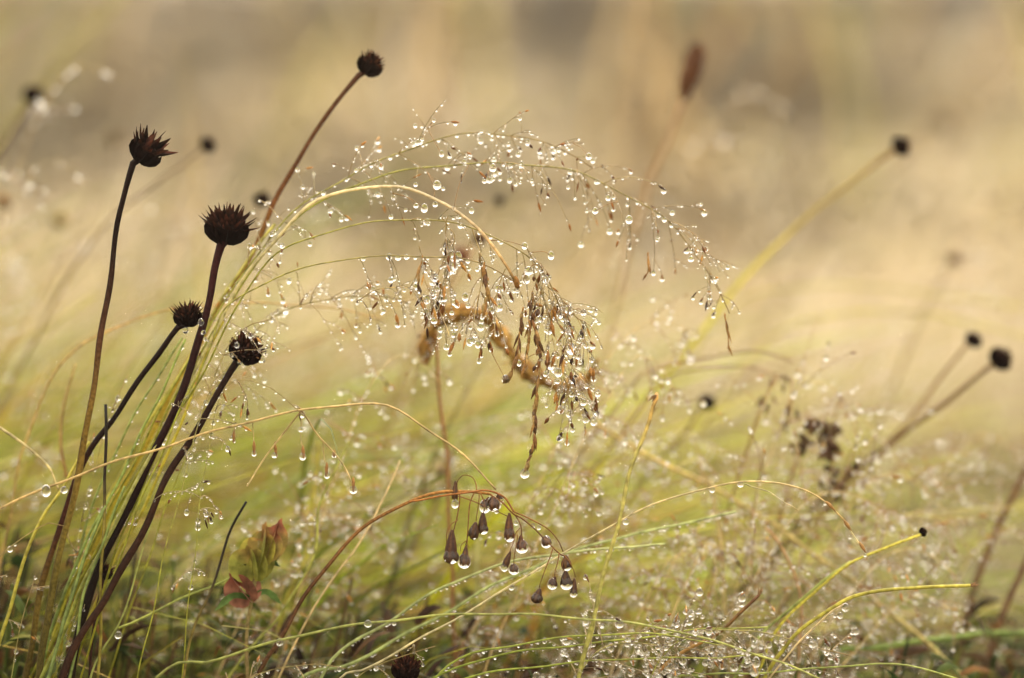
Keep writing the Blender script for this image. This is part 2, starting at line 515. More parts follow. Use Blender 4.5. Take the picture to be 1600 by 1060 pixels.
def beads(mb_pts, spacing, rmin, rmax, prob, rng, owner=None, off=0):
    acc = 0
    for a, b in zip(mb_pts, mb_pts[1:]):
        L = (b - a).length
        acc += L
        while acc > spacing:
            acc -= spacing * rng.uniform(.7, 1.4)
            if rng.random() < prob:
                r = (rmin + (rmax - rmin) * rng.random() ** 1.6) * 1.12
                p = a.lerp(b, rng.random())
                drop(p + Vector((0, 0, off)), r, owner, True)

# ---------------------------------------------------------------- single stems
def ground_root(p0, p1):
    """where the stem leaves the ground, below its lowest traced point"""
    d = (p0 - p1)
    if p0.z < .004: return []
    h = p0.z
    sx = d.x / max(abs(d.z), 1e-4); sy = d.y / max(abs(d.z), 1e-4)
    sx = max(-1.1, min(1.1, sx)); sy = max(-.3, min(.3, sy))
    if d.z > 0: sx = -.4 if p0.x < p1.x else .4
    return [Vector((p0.x + sx * h * .7, p0.y + sy * h * .7, -.002)), Vector((p0.x + sx * h * .45, p0.y + sy * h * .45, h * .45))]

def trace(pts, d0, d1=None, n=None, root=True):
    d1 = d0 if d1 is None else d1
    m = len(pts)
    w = []
    for i, q in enumerate(pts):
        dd = q[2] if len(q) > 2 else d0 + (d1 - d0) * i / (m - 1)
        w.append(P(q[0], q[1], dd))
    if root: w = ground_root(w[0], w[1]) + w
    out = smooth(w, n or max(16, 7 * len(w)))
    a1, a2, a3 = (w[0].x * 913) % 6, (w[0].z * 717 + w[-1].x * 311) % 6, (w[-1].z * 517) % 6
    acc = 0
    for i in range(1, len(out) - 1):            # real stems are never quite true
        acc += (out[i] - out[i - 1]).length
        e = min(1, i / 4, (len(out) - 1 - i) / 4) * .00035
        out[i] = out[i] + Vector((math.sin(acc * 170 + a1), math.sin(acc * 120 + a2), math.sin(acc * 210 + a3) * .8)) * e
    return out

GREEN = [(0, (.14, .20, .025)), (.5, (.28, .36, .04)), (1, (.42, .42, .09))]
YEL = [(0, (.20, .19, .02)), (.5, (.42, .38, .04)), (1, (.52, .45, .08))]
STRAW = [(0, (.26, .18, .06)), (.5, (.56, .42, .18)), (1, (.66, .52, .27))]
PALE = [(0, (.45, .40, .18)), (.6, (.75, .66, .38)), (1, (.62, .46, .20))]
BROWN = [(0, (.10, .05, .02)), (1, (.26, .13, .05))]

def stem_thing(name, label, pts, d0, d1=None, w0=2.5, w1=1.2, col=GREEN, cat='grass stem', group='grass stems', dew=None, root=True, seed=0, node=None, sides=6):
    """a single stem traced over the photo; widths are radii in photo pixels"""
    line = trace(pts, d0, d1, root=root, n=max(24, 9 * len(pts)))
    mb = MB()
    rng = random.Random(seed + len(label))
    ph = rng.uniform(0, 6)
    bumps = None
    if node:
        bumps = lambda t: 1 + sum(.5 * math.exp(-((t - k) / .012) ** 2) for k in node)
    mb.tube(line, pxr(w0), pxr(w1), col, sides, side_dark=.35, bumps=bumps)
    root_p = Vector(line[0]); root_p.z = 0 if root else root_p.z
    o = bpy.data.objects.new(name, None)
    bpy.data.objects.remove(o)
    org = line[0].copy()
    mb.v = [v - org for v in mb.v]
    o = bpy.data.objects.new(name, mb.mesh(name, M_GRASS)); COL.objects.link(o); o.location = org
    tag(o, label, cat, group)
    if dew:
        sp, rmin, rmax, prob = dew
        beads(line[int(len(line) * .25):], sp, rmin, rmax, prob, rng, None, -pxr((w0 + w1) / 2) * .6)
    return line

# ---------------------------------------------------------------- seed heads
HEADC = (.008, .0035, .0025)
def seed_head_mesh(c, axis, Rr, rng, parent, col=HEADC, ragged=0.0, spikes=110, flat=.82, spike_len=.42):
    axis = axis.normalized()
    ref = Vector((0, 1, 0)) if abs(axis.y) < .8 else Vector((1, 0, 0))
    ax = axis.cross(ref).normalized(); ay = axis.cross(ax)
    core = MB()
    U, V = 16, 10
    base = 0
    for j in range(V + 1):
        th = math.pi * j / V
        for i in range(U):
            ph = 2 * math.pi * i / U
            f = 1 + .05 * math.sin(ph * 8) + rng.uniform(-.04, .04)
            z = math.cos(th) * flat * (.62 if th < math.pi / 2 else .95)
            core.v.append(c + (ax * math.cos(ph) * math.sin(th) + ay * math.sin(ph) * math.sin(th)) * Rr * .82 * f + axis * z * Rr)
            core.c.append(jit(col, .3, rng))
    for j in range(V):
        for i in range(U):
            a = j * U + i; b = j * U + (i + 1) % U
            core.f.append((a, a + U, b + U, b))
    core.build("receptacle", M_HEAD, parent)
    sc = MB()
    ga = math.pi * (3 - 5 ** .5)
    for k in range(spikes):
        u = (k + .5) / spikes
        th = math.acos(1 - 1.28 * u)                       # from the tip to below the equator
        ph = k * ga + rng.uniform(-.1, .1)
        radial = ax * math.cos(ph) + ay * math.sin(ph)
        nrm = radial * math.sin(th) + axis * math.cos(th)
        p = c + radial * math.sin(th) * Rr * .72 + axis * (math.cos(th) * flat * Rr * .70)
        if ragged and rng.random() < ragged: continue
        dirn = (nrm * .8 + axis * (.50 - .25 * math.cos(th)) + Vector((rng.uniform(-1, 1), rng.uniform(-1, 1), rng.uniform(-1, 1))) * .26).normalized()
        L = Rr * spike_len * rng.uniform(.55, 1.6) * (1.4 if ragged else 1)
        w = Rr * (.27 if not ragged else .38) * rng.uniform(.7, 1.25)
        curl = radial * (L * .18 * rng.uniform(-.4, 1)) + axis * L * .15
        pts = [p - dirn * L * .15, p + dirn * L * .35, p + dirn * L * .75 + curl * .4, p + dirn * L * 1.05 + curl]
        s0 = len(sc.v)
        side = nrm.cross(dirn)
        side = (side if side.length > .05 else radial.cross(axis)).normalized()
        thick = side.cross(dirn).normalized()
        cc = jit(col, .45, rng) if rng.random() < .6 else jit(tuple(q * 2.6 for q in col), .4, rng)
        tipc = (cc[0] * 3 + .006, cc[1] * 2.4 + .002, cc[2] * 2 + .0008)
        for q, (pp, ww) in enumerate(zip(pts, (.85, 1.0, .55, .14))):
            for (sx, sy) in ((1, 0), (0, .45), (-1, 0), (0, -.45)):
                sc.v.append(pp + side * (w * .5 * ww * sx) + thick * (w * .5 * ww * sy))
                sc.c.append(cc if q < 2 else tipc)
        for q in range(3):
            for m in range(4):
                a = s0 + q * 4 + m; b = s0 + q * 4 + (m + 1) % 4
                sc.f.append((a, b, b + 4, a + 4))
    sc.build("bracts", M_HEAD, parent, False)
    # outer ring of leafy sepals hugging the base
    ns = 11
    cal = MB()
    for k in range(ns):
        ph = 2 * math.pi * (k + rng.uniform(-.2, .2)) / ns
        radial = ax * math.cos(ph) + ay * math.sin(ph)
        pts = []
        for q in range(6):
            th = math.pi * (1 - .62 * q / 5)
            rr = .88 + .04 * q / 5 + (.12 * (q / 5) ** 3)
            pts.append(c + radial * math.sin(th) * Rr * rr + axis * (math.cos(th) * flat * Rr * .92))
        cal.blade(pts, Rr * .42, jit(col, .3, rng), side=radial.cross(axis), fold=.15)
        # blade needs its flat side to the surface
    cal.build("sepals", M_HEAD, parent)

def dead_flower(label, head, size, pts, d0, d1=None, w0=6, w1=6, col=None, seed=0, ragged=0, axis=None, spikes=110, group='dried scabious seed heads on stalks', hd=None, spike_len=.42, flat=.82, lean=0.0, hcol=HEADC, name='dried_seed_head'):
    """head = (px, py), size = head width in photo pixels, pts = stalk from base to top"""
    rng = random.Random(seed)
    w0 *= .86; w1 *= .88
    line = trace(pts, d0, d1, n=max(30, 8 * len(pts)))
    org = line[0].copy(); org.z = 0
    root = empty(name, org)
    tag(root, label, 'seed head', group)
    dh = hd or (d1 or d0)
    c = P(head[0], head[1], dh)
    a = axis and (RT * axis[0] + UP * axis[1] + FWD * (axis[2] if len(axis) > 2 else 0)) or (line[-1] - line[-4])
    Rr = pxr(size, dh) * .5 * .85
    mb = MB()
    line = line[:-1] + [line[-1], c - a.normalized() * Rr * .5]
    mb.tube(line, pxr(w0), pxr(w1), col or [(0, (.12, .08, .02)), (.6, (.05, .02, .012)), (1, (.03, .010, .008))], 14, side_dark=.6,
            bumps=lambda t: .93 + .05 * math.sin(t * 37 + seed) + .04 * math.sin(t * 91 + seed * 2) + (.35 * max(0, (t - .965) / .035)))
    mb.build("stalk", M_STEM, root)
    seed_head_mesh(c, a, Rr, rng, root, ragged=ragged, spikes=spikes, spike_len=spike_len, flat=flat, col=hcol)
    return root, line, c

DK = (.010, .0042, .003)
OL = (.20, .15, .03)
dead_flower("black ragged seed head with torn petals on the leftmost dark upright stalk", (229, 236), 62,
            [(62, 1060), (78, 940), (100, 840), (128, 715), (146, 600), (163, 500), (178, 390), (195, 300), (208, 256)], .945, .94,
            8.5, 5, [(0, (.05, .04, .012)), (.35, (.08, .065, .016)), (.5, (.17, .13, .025)), (.68, (.20, .12, .022)), (.78, (.07, .03, .014)), (.9, DK), (1, DK)],
            seed=3, ragged=.5, spikes=62, axis=(.62, .78, -.1), flat=.74, spike_len=.48)
dead_flower("large dark brown spiky seed head on a thick maroon stalk, biggest of the sharp heads", (355, 356), 78,
            [(112, 1060), (135, 940), (178, 840), (225, 740), (262, 665), (292, 590), (318, 510), (333, 430), (345, 385)], .945, .94,
            8.5, 7, [(0, (.05, .03, .012)), (.6, DK), (1, (.028, .007, .007))], seed=8, axis=(.12, .99, -.05), spikes=105, spike_len=.44, flat=.72)
dead_flower("small black seed head tilted on a slanting stalk left of the thick maroon stalk", (293, 494), 50,
            [(40, 1060), (70, 900), (105, 790), (140, 705), (180, 650), (225, 585), (262, 532), (278, 512)], .955, .945,
            7.5, 5, [(0, (.07, .05, .012)), (.55, (.16, .11, .02)), (.66, (.07, .02, .012)), (.8, DK), (1, DK)], seed=5, axis=(-.1, 1, -.1), spikes=64, spike_len=.52, flat=.76)
dead_flower("dark shaggy seed head ringed by dewdrops on a leaning brown stalk", (384, 548), 58,
            [(95, 1070), (130, 985), (172, 925), (225, 825), (268, 735), (305, 675), (335, 625), (358, 585), (370, 566)], .935, .938,
            8.5, 6, [(0, (.10, .05, .015)), (.35, (.15, .085, .02)), (.5, (.05, .02, .01)), (1, DK)], seed=14, axis=(.35, .85, -.35), spikes=80, spike_len=.46, flat=.78)
dead_flower("topmost brown seed head on a long slanting stalk turning yellow lower down", (579, 101), 47,
            [(120, 930), (165, 810), (215, 720), (268, 615), (325, 510), (375, 428), (410, 362), (440, 295), (485, 218), (530, 155), (560, 119)], .975, .968,
            8.0, 4.3, [(0, (.20, .20, .03)), (.35, (.52, .44, .04)), (.6, (.58, .42, .04)), (.70, (.38, .20, .03)), (.84, (.14, .055, .018)), (1, (.05, .02, .011))], seed=21, axis=(.5, .85, 0), spikes=60, spike_len=.40, flat=.88, hcol=(.013, .0065, .0045))
dead_flower("black spiky seed head peeping up at the bottom edge among dewy grass", (634, 1046), 50,
            [(560, 1180), (600, 1110), (628, 1064)], .95, .945, 5, 5, None, seed=31, axis=(.1, 1, 0), spikes=100)
dead_flower("tiny black withered head low down between the two dark stalks at left", (163, 894), 30,
            [(140, 1060), (150, 960), (160, 912)], .95, .95, 3, 3, None, seed=32, axis=(.3, .8, -.4), spikes=60)

BGH = 'blurred seed heads standing behind'
def bg(label, head, size, pts, d, w=4, col=None, seed=1, **k):
    d = .94 + (d - .94) * .8; size *= 1.12
    dead_flower(label, head, size, pts, d, d, w, w * .8, col or [(0, (.24, .17, .06)), (1, (.12, .06, .03))], seed=seed, spikes=45, group=BGH, spike_len=.22, flat=.9, **k)
bg("blurred grey-brown seed head near the left edge at the top on a slanting stalk", (54, 148), 36, [(-220, 560), (-60, 320), (0, 238), (30, 190), (48, 163)], 1.17, 6, [(0, (.10, .07, .04)), (1, (.10, .06, .04))], 41)
bg("blurred dark seed head above and left of the largest head, stalk going down left", (326, 226), 27, [(60, 520), (150, 370), (230, 296), (285, 258), (316, 234)], 1.12, 3, None, 42)
bg("small round blurred head just right of and above the largest spiky head", (410, 311), 27, [(330, 620), (380, 420), (402, 326)], 1.09, 1.5, None, 43)
bg("rusty blurred blob of a head cut by the left edge", (6, 316), 24, [(-60, 560), (-30, 430), (0, 330)], 1.16, 2, None, 44, hcol=(.10, .05, .015))
bg("brown blurred head behind the pale arching blade, upper of two close together", (751, 372), 24, [(620, 640), (690, 480), (742, 384)], 1.09, 2, [(0, (.35, .26, .12)), (1, (.25, .12, .05))], 45, hcol=(.05, .025, .014))
bg("reddish brown blurred head behind the dewy panicle, lower of two close together", (722, 398), 28, [(600, 660), (670, 500), (712, 410)], 1.13, 2, [(0, (.35, .26, .12)), (1, (.25, .12, .05))], 46, hcol=(.10, .035, .02))
bg("faint tiny blurred head above the dewy panicle", (781, 313), 17, [(640, 560), (720, 400), (774, 320)], 1.14, 1.5, [(0, (.4, .3, .14)), (1, (.3, .2, .08))], 47)
bg("dark round blurred head at upper right on a yellow stalk", (1410, 228), 33, [(960, 690), (1080, 540), (1165, 432), (1250, 350), (1330, 285), (1396, 236)], 1.12, 5.5, [(0, (.6, .54, .03)), (.72, (.78, .70, .04)), (.84, (.44, .34, .08)), (1, (.22, .12, .04))], 48)
bg("pale ghostly head behind the dark round head at upper right", (1478, 190), 32, [(1250, 430), (1350, 300), (1462, 200)], 1.55, 5, None, 49, hcol=(.08, .05, .03))
bg("large black blurred head at the right edge on a thick slanting brown stalk", (1565, 559), 40, [(1250, 820), (1340, 730), (1400, 688), (1480, 626), (1548, 572)], 1.07, 6, [(0, (.20, .12, .05)), (1, (.12, .07, .03))], 50)
bg("smaller black blurred head up and left of the large one at the right edge", (1522, 530), 28, [(1300, 780), (1400, 680), (1470, 590), (1512, 538)], 1.09, 5, [(0, (.28, .2, .08)), (1, (.2, .12, .05))], 51)
bg("dark blurred head in the middle right with a dewdrop beside it", (1106, 627), 27, [(1000, 760), (1060, 690), (1098, 636)], 1.09, 3, None, 52)
bg("faint brown blurred head in the olive haze at right", (1491, 405), 22, [(1380, 640), (1440, 500), (1484, 414)], 1.25, 3, None, 53, hcol=(.08, .045, .025))
bg("tiny black head at the tip of a yellow stem at lower right", (1443, 831), 15, [(1180, 1060), (1215, 985), (1300, 900), (1380, 858), (1438, 836)], .965, 3.2, YEL, 54)
bg("faint blurred head left of the ragged black head", (184, 221), 24, [(80, 480), (140, 320), (178, 230)], 1.35, 2, None, 55, hcol=(.09, .06, .03))
bg("faint olive blurred head low on the left above the curved straw", (95, 345), 26, [(0, 560), (60, 430), (90, 355)], 1.25, 2, [(0, (.3, .28, .08)), (1, (.3, .28, .08))], 56, hcol=(.13, .09, .02))

# rust coloured oval spike at the top right
def oval_spike():
    line = trace([(930, 640), (975, 420), (1010, 300), (1045, 215), (1066, 158)], 1.13, 1.12)
    root = empty("burnet_spike", (line[0].x, line[0].y, 0))
    tag(root, "rust brown oval flower spike blurred on a faint leaning stalk at the top", 'flower spike')
    mb = MB(); mb.tube(line, pxr(3.5), pxr(4), [(0, (.45, .36, .18)), (1, (.34, .20, .10))], 8); mb.build("stalk", M_STEM, root)
    h = MB(); rng = random.Random(3)
    a, b = P(1066, 158, 1.12), P(1093, 68, 1.12); ax = (b - a).normalized()
    pts = [a.lerp(b, i / 12) for i in range(13)]
    h.tube(pts, pxr(19), pxr(19), (.15, .055, .016), 12, bumps=lambda t: max(.1, math.sin(math.pi * min(1, t * .93 + .05)) ** .7 * (.8 + .2 * t)))
    for k in range(150):
        t = rng.uniform(.03, .97); ph = rng.uniform(0, 6.28)
        w = math.sin(math.pi * (t * .93 + .05)) ** .7 * (.8 + .2 * t)
        n = RT * math.cos(ph) + FWD * math.sin(ph)
        n = (n - ax * n.dot(ax)).normalized()
        h.spindle(a.lerp(b, t) + n * pxr(17) * w, n + ax * .8, pxr(9), pxr(5), jit((.15, .055, .016), .3, rng), 4, 3)
    h.build("flower_spike", M_HUSK, root)
oval_spike()

# ---------------------------------------------------------------- single grass stems
S = stem_thing
L_ = {}
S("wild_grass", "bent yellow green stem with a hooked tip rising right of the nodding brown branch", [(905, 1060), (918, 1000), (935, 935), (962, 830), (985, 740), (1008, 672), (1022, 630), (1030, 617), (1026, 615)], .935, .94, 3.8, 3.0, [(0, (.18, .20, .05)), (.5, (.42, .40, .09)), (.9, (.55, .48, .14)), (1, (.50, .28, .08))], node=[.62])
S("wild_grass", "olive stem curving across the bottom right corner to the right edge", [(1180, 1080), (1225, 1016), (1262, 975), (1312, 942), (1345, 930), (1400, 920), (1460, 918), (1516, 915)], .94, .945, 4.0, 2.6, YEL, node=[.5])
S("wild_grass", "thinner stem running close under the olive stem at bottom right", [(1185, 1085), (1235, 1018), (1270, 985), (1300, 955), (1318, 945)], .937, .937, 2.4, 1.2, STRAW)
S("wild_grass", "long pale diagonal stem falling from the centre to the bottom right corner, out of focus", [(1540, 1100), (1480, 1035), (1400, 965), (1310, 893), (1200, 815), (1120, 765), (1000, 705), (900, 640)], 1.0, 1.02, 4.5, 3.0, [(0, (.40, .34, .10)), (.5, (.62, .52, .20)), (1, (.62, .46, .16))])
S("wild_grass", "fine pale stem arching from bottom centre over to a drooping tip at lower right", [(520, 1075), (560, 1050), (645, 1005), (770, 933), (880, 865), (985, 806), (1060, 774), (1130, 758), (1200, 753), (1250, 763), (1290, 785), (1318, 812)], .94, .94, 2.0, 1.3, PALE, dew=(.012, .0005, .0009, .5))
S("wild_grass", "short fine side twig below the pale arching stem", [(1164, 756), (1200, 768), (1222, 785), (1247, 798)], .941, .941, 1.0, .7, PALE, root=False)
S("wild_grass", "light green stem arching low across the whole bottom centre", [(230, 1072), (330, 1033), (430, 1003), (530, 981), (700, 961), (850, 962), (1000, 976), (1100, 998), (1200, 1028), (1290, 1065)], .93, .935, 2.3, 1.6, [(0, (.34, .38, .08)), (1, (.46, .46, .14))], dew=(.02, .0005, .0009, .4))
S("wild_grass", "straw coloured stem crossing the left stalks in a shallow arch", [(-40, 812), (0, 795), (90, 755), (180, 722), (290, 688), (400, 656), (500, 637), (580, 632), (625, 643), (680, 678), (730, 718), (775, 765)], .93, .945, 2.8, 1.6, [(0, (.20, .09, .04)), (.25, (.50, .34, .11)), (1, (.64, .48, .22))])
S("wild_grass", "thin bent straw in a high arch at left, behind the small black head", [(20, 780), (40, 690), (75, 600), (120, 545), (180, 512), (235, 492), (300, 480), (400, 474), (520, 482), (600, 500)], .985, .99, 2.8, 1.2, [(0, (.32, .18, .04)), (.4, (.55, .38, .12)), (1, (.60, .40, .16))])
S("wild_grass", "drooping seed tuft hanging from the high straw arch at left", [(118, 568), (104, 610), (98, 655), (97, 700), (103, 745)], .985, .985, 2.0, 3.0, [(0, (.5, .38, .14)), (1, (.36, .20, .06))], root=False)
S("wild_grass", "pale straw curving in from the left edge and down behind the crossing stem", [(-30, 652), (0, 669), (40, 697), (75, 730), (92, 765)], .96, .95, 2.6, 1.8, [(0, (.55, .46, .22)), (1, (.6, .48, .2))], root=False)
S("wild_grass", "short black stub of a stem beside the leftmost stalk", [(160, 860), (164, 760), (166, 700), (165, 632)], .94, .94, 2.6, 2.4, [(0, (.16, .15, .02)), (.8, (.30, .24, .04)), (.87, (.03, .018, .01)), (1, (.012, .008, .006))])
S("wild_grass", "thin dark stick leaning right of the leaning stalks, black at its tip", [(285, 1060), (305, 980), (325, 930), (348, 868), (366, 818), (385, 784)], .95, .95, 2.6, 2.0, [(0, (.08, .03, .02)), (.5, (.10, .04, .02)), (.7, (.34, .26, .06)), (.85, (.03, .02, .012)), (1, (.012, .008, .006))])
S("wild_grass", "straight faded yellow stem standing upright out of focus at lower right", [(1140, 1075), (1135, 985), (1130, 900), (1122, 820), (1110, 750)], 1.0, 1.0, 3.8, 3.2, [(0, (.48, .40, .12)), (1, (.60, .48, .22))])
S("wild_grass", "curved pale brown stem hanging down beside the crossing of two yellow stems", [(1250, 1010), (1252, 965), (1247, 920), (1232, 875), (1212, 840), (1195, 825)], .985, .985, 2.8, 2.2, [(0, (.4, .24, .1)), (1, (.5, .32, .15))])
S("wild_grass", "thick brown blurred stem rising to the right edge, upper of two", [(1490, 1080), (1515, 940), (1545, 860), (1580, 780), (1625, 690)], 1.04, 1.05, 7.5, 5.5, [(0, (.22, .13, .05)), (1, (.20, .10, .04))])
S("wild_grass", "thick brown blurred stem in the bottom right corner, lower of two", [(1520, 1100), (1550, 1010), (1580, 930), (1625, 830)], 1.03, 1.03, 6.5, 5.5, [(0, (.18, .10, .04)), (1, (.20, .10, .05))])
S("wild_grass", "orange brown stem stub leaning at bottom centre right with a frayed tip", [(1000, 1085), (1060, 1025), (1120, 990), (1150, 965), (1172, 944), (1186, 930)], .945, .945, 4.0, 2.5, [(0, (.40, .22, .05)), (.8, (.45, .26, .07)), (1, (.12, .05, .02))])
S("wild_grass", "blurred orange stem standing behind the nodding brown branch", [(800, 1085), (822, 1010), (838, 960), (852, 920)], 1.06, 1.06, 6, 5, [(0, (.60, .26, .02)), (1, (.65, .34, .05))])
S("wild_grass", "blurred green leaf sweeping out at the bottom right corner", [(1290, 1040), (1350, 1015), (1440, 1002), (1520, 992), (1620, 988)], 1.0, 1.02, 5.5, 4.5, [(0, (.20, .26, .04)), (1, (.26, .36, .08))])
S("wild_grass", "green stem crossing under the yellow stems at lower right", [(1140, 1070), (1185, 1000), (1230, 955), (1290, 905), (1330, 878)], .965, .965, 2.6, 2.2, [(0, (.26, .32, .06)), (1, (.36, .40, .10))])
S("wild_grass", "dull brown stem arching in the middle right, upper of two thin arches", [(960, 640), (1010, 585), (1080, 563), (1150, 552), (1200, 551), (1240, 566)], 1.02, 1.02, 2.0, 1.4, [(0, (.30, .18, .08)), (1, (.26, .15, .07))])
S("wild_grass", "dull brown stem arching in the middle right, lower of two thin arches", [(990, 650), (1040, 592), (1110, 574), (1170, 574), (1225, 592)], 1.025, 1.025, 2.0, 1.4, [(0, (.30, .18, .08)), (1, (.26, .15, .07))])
def frayed(label, p, ang, d):
    th = empty("frayed_tip", P(*p, d)); tag(th, label, "dry tip")
    for k in range(5):
        m = MB(); a = R(ang + (k - 2) * 9); m.spindle(P(*p, d), RT * math.cos(a) + UP * math.sin(a), pxr(11 + 4 * (k % 3)), pxr(2.6), (.30, .17, .07), 4, 3); m.build("fibre", M_HUSK, th)
frayed("frayed pale brown broken end of the olive stem at bottom right", (1514, 915), 6, .945)
frayed("torn brown hooked end of the bent stem in the centre right", (1027, 617), 215, .938)
frayed("frayed end of the orange brown stub with drops beside it", (1184, 932), 62, .945)
# green leaning stems among the dark stalks
S("wild_grass", "yellow thick blade behind the maroon stalk leaning right", [(95, 960), (165, 790), (215, 690), (290, 570), (340, 480), (390, 400), (430, 350)], .965, .965, 4.5, 2.4, [(0, (.22, .24, .04)), (.5, (.56, .52, .05)), (1, (.52, .46, .12))])
S("wild_grass", "yellow stem between the maroon and brown stalks", [(140, 960), (240, 760), (285, 655), (320, 560), (350, 500)], .955, .955, 3.5, 2.2, [(0, (.24, .22, .03)), (1, (.62, .52, .05))])
S("wild_grass", "bright green beaded stem left of the maroon stalk", [(60, 1060), (110, 900), (165, 790), (215, 690), (262, 590), (290, 530)], .95, .95, 3.4, 1.8, [(0, (.14, .22, .05)), (1, (.36, .44, .10))], dew=(.004, .0003, .0006, .6))
S("wild_grass", "olive beaded stem along the stalk of the small tilted head", [(95, 1060), (120, 880), (160, 750), (205, 660), (245, 590), (285, 528)], .96, .96, 3.0, 1.6, [(0, (.14, .18, .04)), (1, (.34, .40, .10))], dew=(.005, .0003, .0005, .6))
S("wild_grass", "yellow stem in the bottom left corner rising to the crossing straw", [(-10, 1040), (12, 960), (35, 885), (65, 810), (95, 765), (140, 690)], .945, .95, 4.5, 2.2, YEL)
S("wild_grass", "grey green stem leaning among the stalks in the bottom left, left one of two", [(70, 1085), (95, 985), (118, 920), (135, 860), (165, 790)], .935, .94, 4.0, 2.4, [(0, (.10, .14, .05)), (1, (.22, .28, .07))])
S("wild_grass", "grey green stem leaning among the stalks in the bottom left, right one of two", [(105, 1085), (118, 1010), (132, 930), (155, 860), (195, 760)], .935, .94, 3.6, 2.0, [(0, (.12, .16, .05)), (1, (.24, .30, .07))])
S("wild_grass", "forked light green stem at lower left rising to a node", [(135, 1075), (160, 1020), (185, 975), (215, 890), (235, 820), (250, 770)], .945, .955, 2.6, 1.2, [(0, (.24, .30, .05)), (1, (.40, .42, .12))])
S("wild_grass", "right arm of the forked light green stem at lower left", [(185, 982), (210, 970), (260, 948), (330, 915), (390, 890)], .945, .96, 2.2, 1.2, [(0, (.40, .42, .08)), (1, (.34, .40, .10))], root=False)
S("wild_grass", "green stem left of the nodding brown branch, crossing behind its stalk", [(350, 1075), (400, 1000), (440, 960), (490, 865), (500, 790), (545, 690)], .965, .97, 3, 1.8, [(0, (.26, .30, .05)), (1, (.45, .44, .10))])
S("wild_grass", "pale tan stem leaning close beside the stalk of the nodding brown branch", [(430, 1075), (468, 990), (520, 905), (560, 850), (600, 780), (625, 720)], .955, .965, 2.2, 1.5, STRAW)
S("wild_grass", "yellow blurred stem upright left of the centre bottom", [(420, 1075), (440, 960), (480, 860), (493, 760), (498, 690)], 1.0, 1.0, 3.5, 3, YEL)
S("wild_grass", "pale green upright stem behind the hanging pods", [(735, 1075), (742, 990), (745, 900), (748, 820)], 1.02, 1.02, 3.5, 3, [(0, (.42, .44, .14)), (1, (.50, .48, .20))])
# dewy blades running right across the lower centre
S("dewy_grass", "dewy green blade fringed with tiny drops, upper of two below the pods", [(490, 1075), (530, 1022), (600, 975), (680, 925), (760, 890), (850, 868), (950, 858), (1040, 850)], .95, .96, 3.4, 1.6, [(0, (.26, .34, .08)), (1, (.52, .54, .24))], cat='grass blade', group='dewy blades', dew=(.0016, .0003, .0005, .9))
S("dewy_grass", "dewy green blade fringed with tiny drops, lower of two below the pods", [(440, 1085), (540, 1040), (620, 1000), (700, 955), (780, 910), (850, 880), (930, 850), (1050, 822), (1150, 800)], .955, .97, 3.6, 1.8, [(0, (.26, .34, .08)), (1, (.50, .54, .22))], cat='grass blade', group='dewy blades', dew=(.0016, .0003, .0005, .9))
S("dewy_grass", "green beaded blade arching over the bottom edge, topmost of the low bundle", [(650, 1090), (720, 1030), (800, 1008), (900, 995), (990, 990), (1060, 995), (1130, 1010)], .94, .94, 2.4, 1.2, GREEN, cat='grass blade', group='dewy blades', dew=(.002, .0003, .0006, .8))
S("dewy_grass", "green beaded blade arching over the bottom edge, second in the low bundle", [(640, 1095), (700, 1050), (790, 1022), (880, 1010), (980, 1000), (1080, 985), (1200, 980)], .945, .945, 2.4, 1.2, GREEN, cat='grass blade', group='dewy blades', dew=(.002, .0003, .0006, .8))
S("dewy_grass", "green beaded blade lowest of the bundle along the bottom edge", [(620, 1110), (720, 1062), (850, 1040), (980, 1030), (1100, 1028), (1200, 1022)], .94, .94, 2.2, 1.2, GREEN, cat='grass blade', group='dewy blades', dew=(.0025, .0003, .0006, .7))
S("dewy_grass", "green blade with sparse drops hugging the bottom edge at right", [(1010, 1090), (1100, 1056), (1220, 1050), (1330, 1040), (1420, 1040), (1500, 1062)], .94, .94, 2.4, 1.2, [(0, (.28, .34, .06)), (1, (.40, .44, .12))], cat='grass blade', group='dewy blades', dew=(.008, .0004, .0008, .6))
for k, (lab, pts, d) in enumerate([
    ("blurred green blade sweeping right just above the seed pods", [(260, 960), (330, 850), (440, 760), (560, 715), (700, 705)], 1.05),
    ("blurred cream blade sweeping right at lower left, lowest of its fan", [(180, 990), (270, 900), (380, 835), (500, 800), (640, 790)], 1.06),
    ("blurred green blade in the left fan, middle one", [(200, 960), (290, 850), (400, 770), (520, 720), (640, 665)], 1.08),
    ("blurred yellow green streak reaching to the centre", [(300, 980), (420, 860), (560, 790), (700, 770), (860, 780)], 1.10),
    ("long blurred yellow blade lying level at the right, upper one", [(1040, 620), (1140, 480), (1260, 448), (1400, 452), (1600, 480)], 1.16),
    ("long blurred yellow blade lying level at the right, lower one", [(1100, 660), (1200, 530), (1320, 490), (1450, 492), (1620, 530)], 1.13),
    ("blurred bright olive blade slanting up at the left edge", [(-80, 640), (20, 545), (90, 500), (150, 460)], 1.10),
    ("blurred yellow blade slanting at the top left corner", [(20, 200), (90, 100), (150, 35), (210, -20)], 1.25)]):
    S("long_grass", lab, pts, d, d, 3.6 if k > 3 else 4, 2.4, [[(0, (.30, .36, .06)), (1, (.46, .50, .18))], [(0, (.56, .50, .22)), (1, (.66, .58, .34))]][k % 2] if k < 4 else [(0, (.52, .46, .10)), (1, (.60, .54, .16))], cat='grass blade', group='blurred blades behind', root=k < 6)

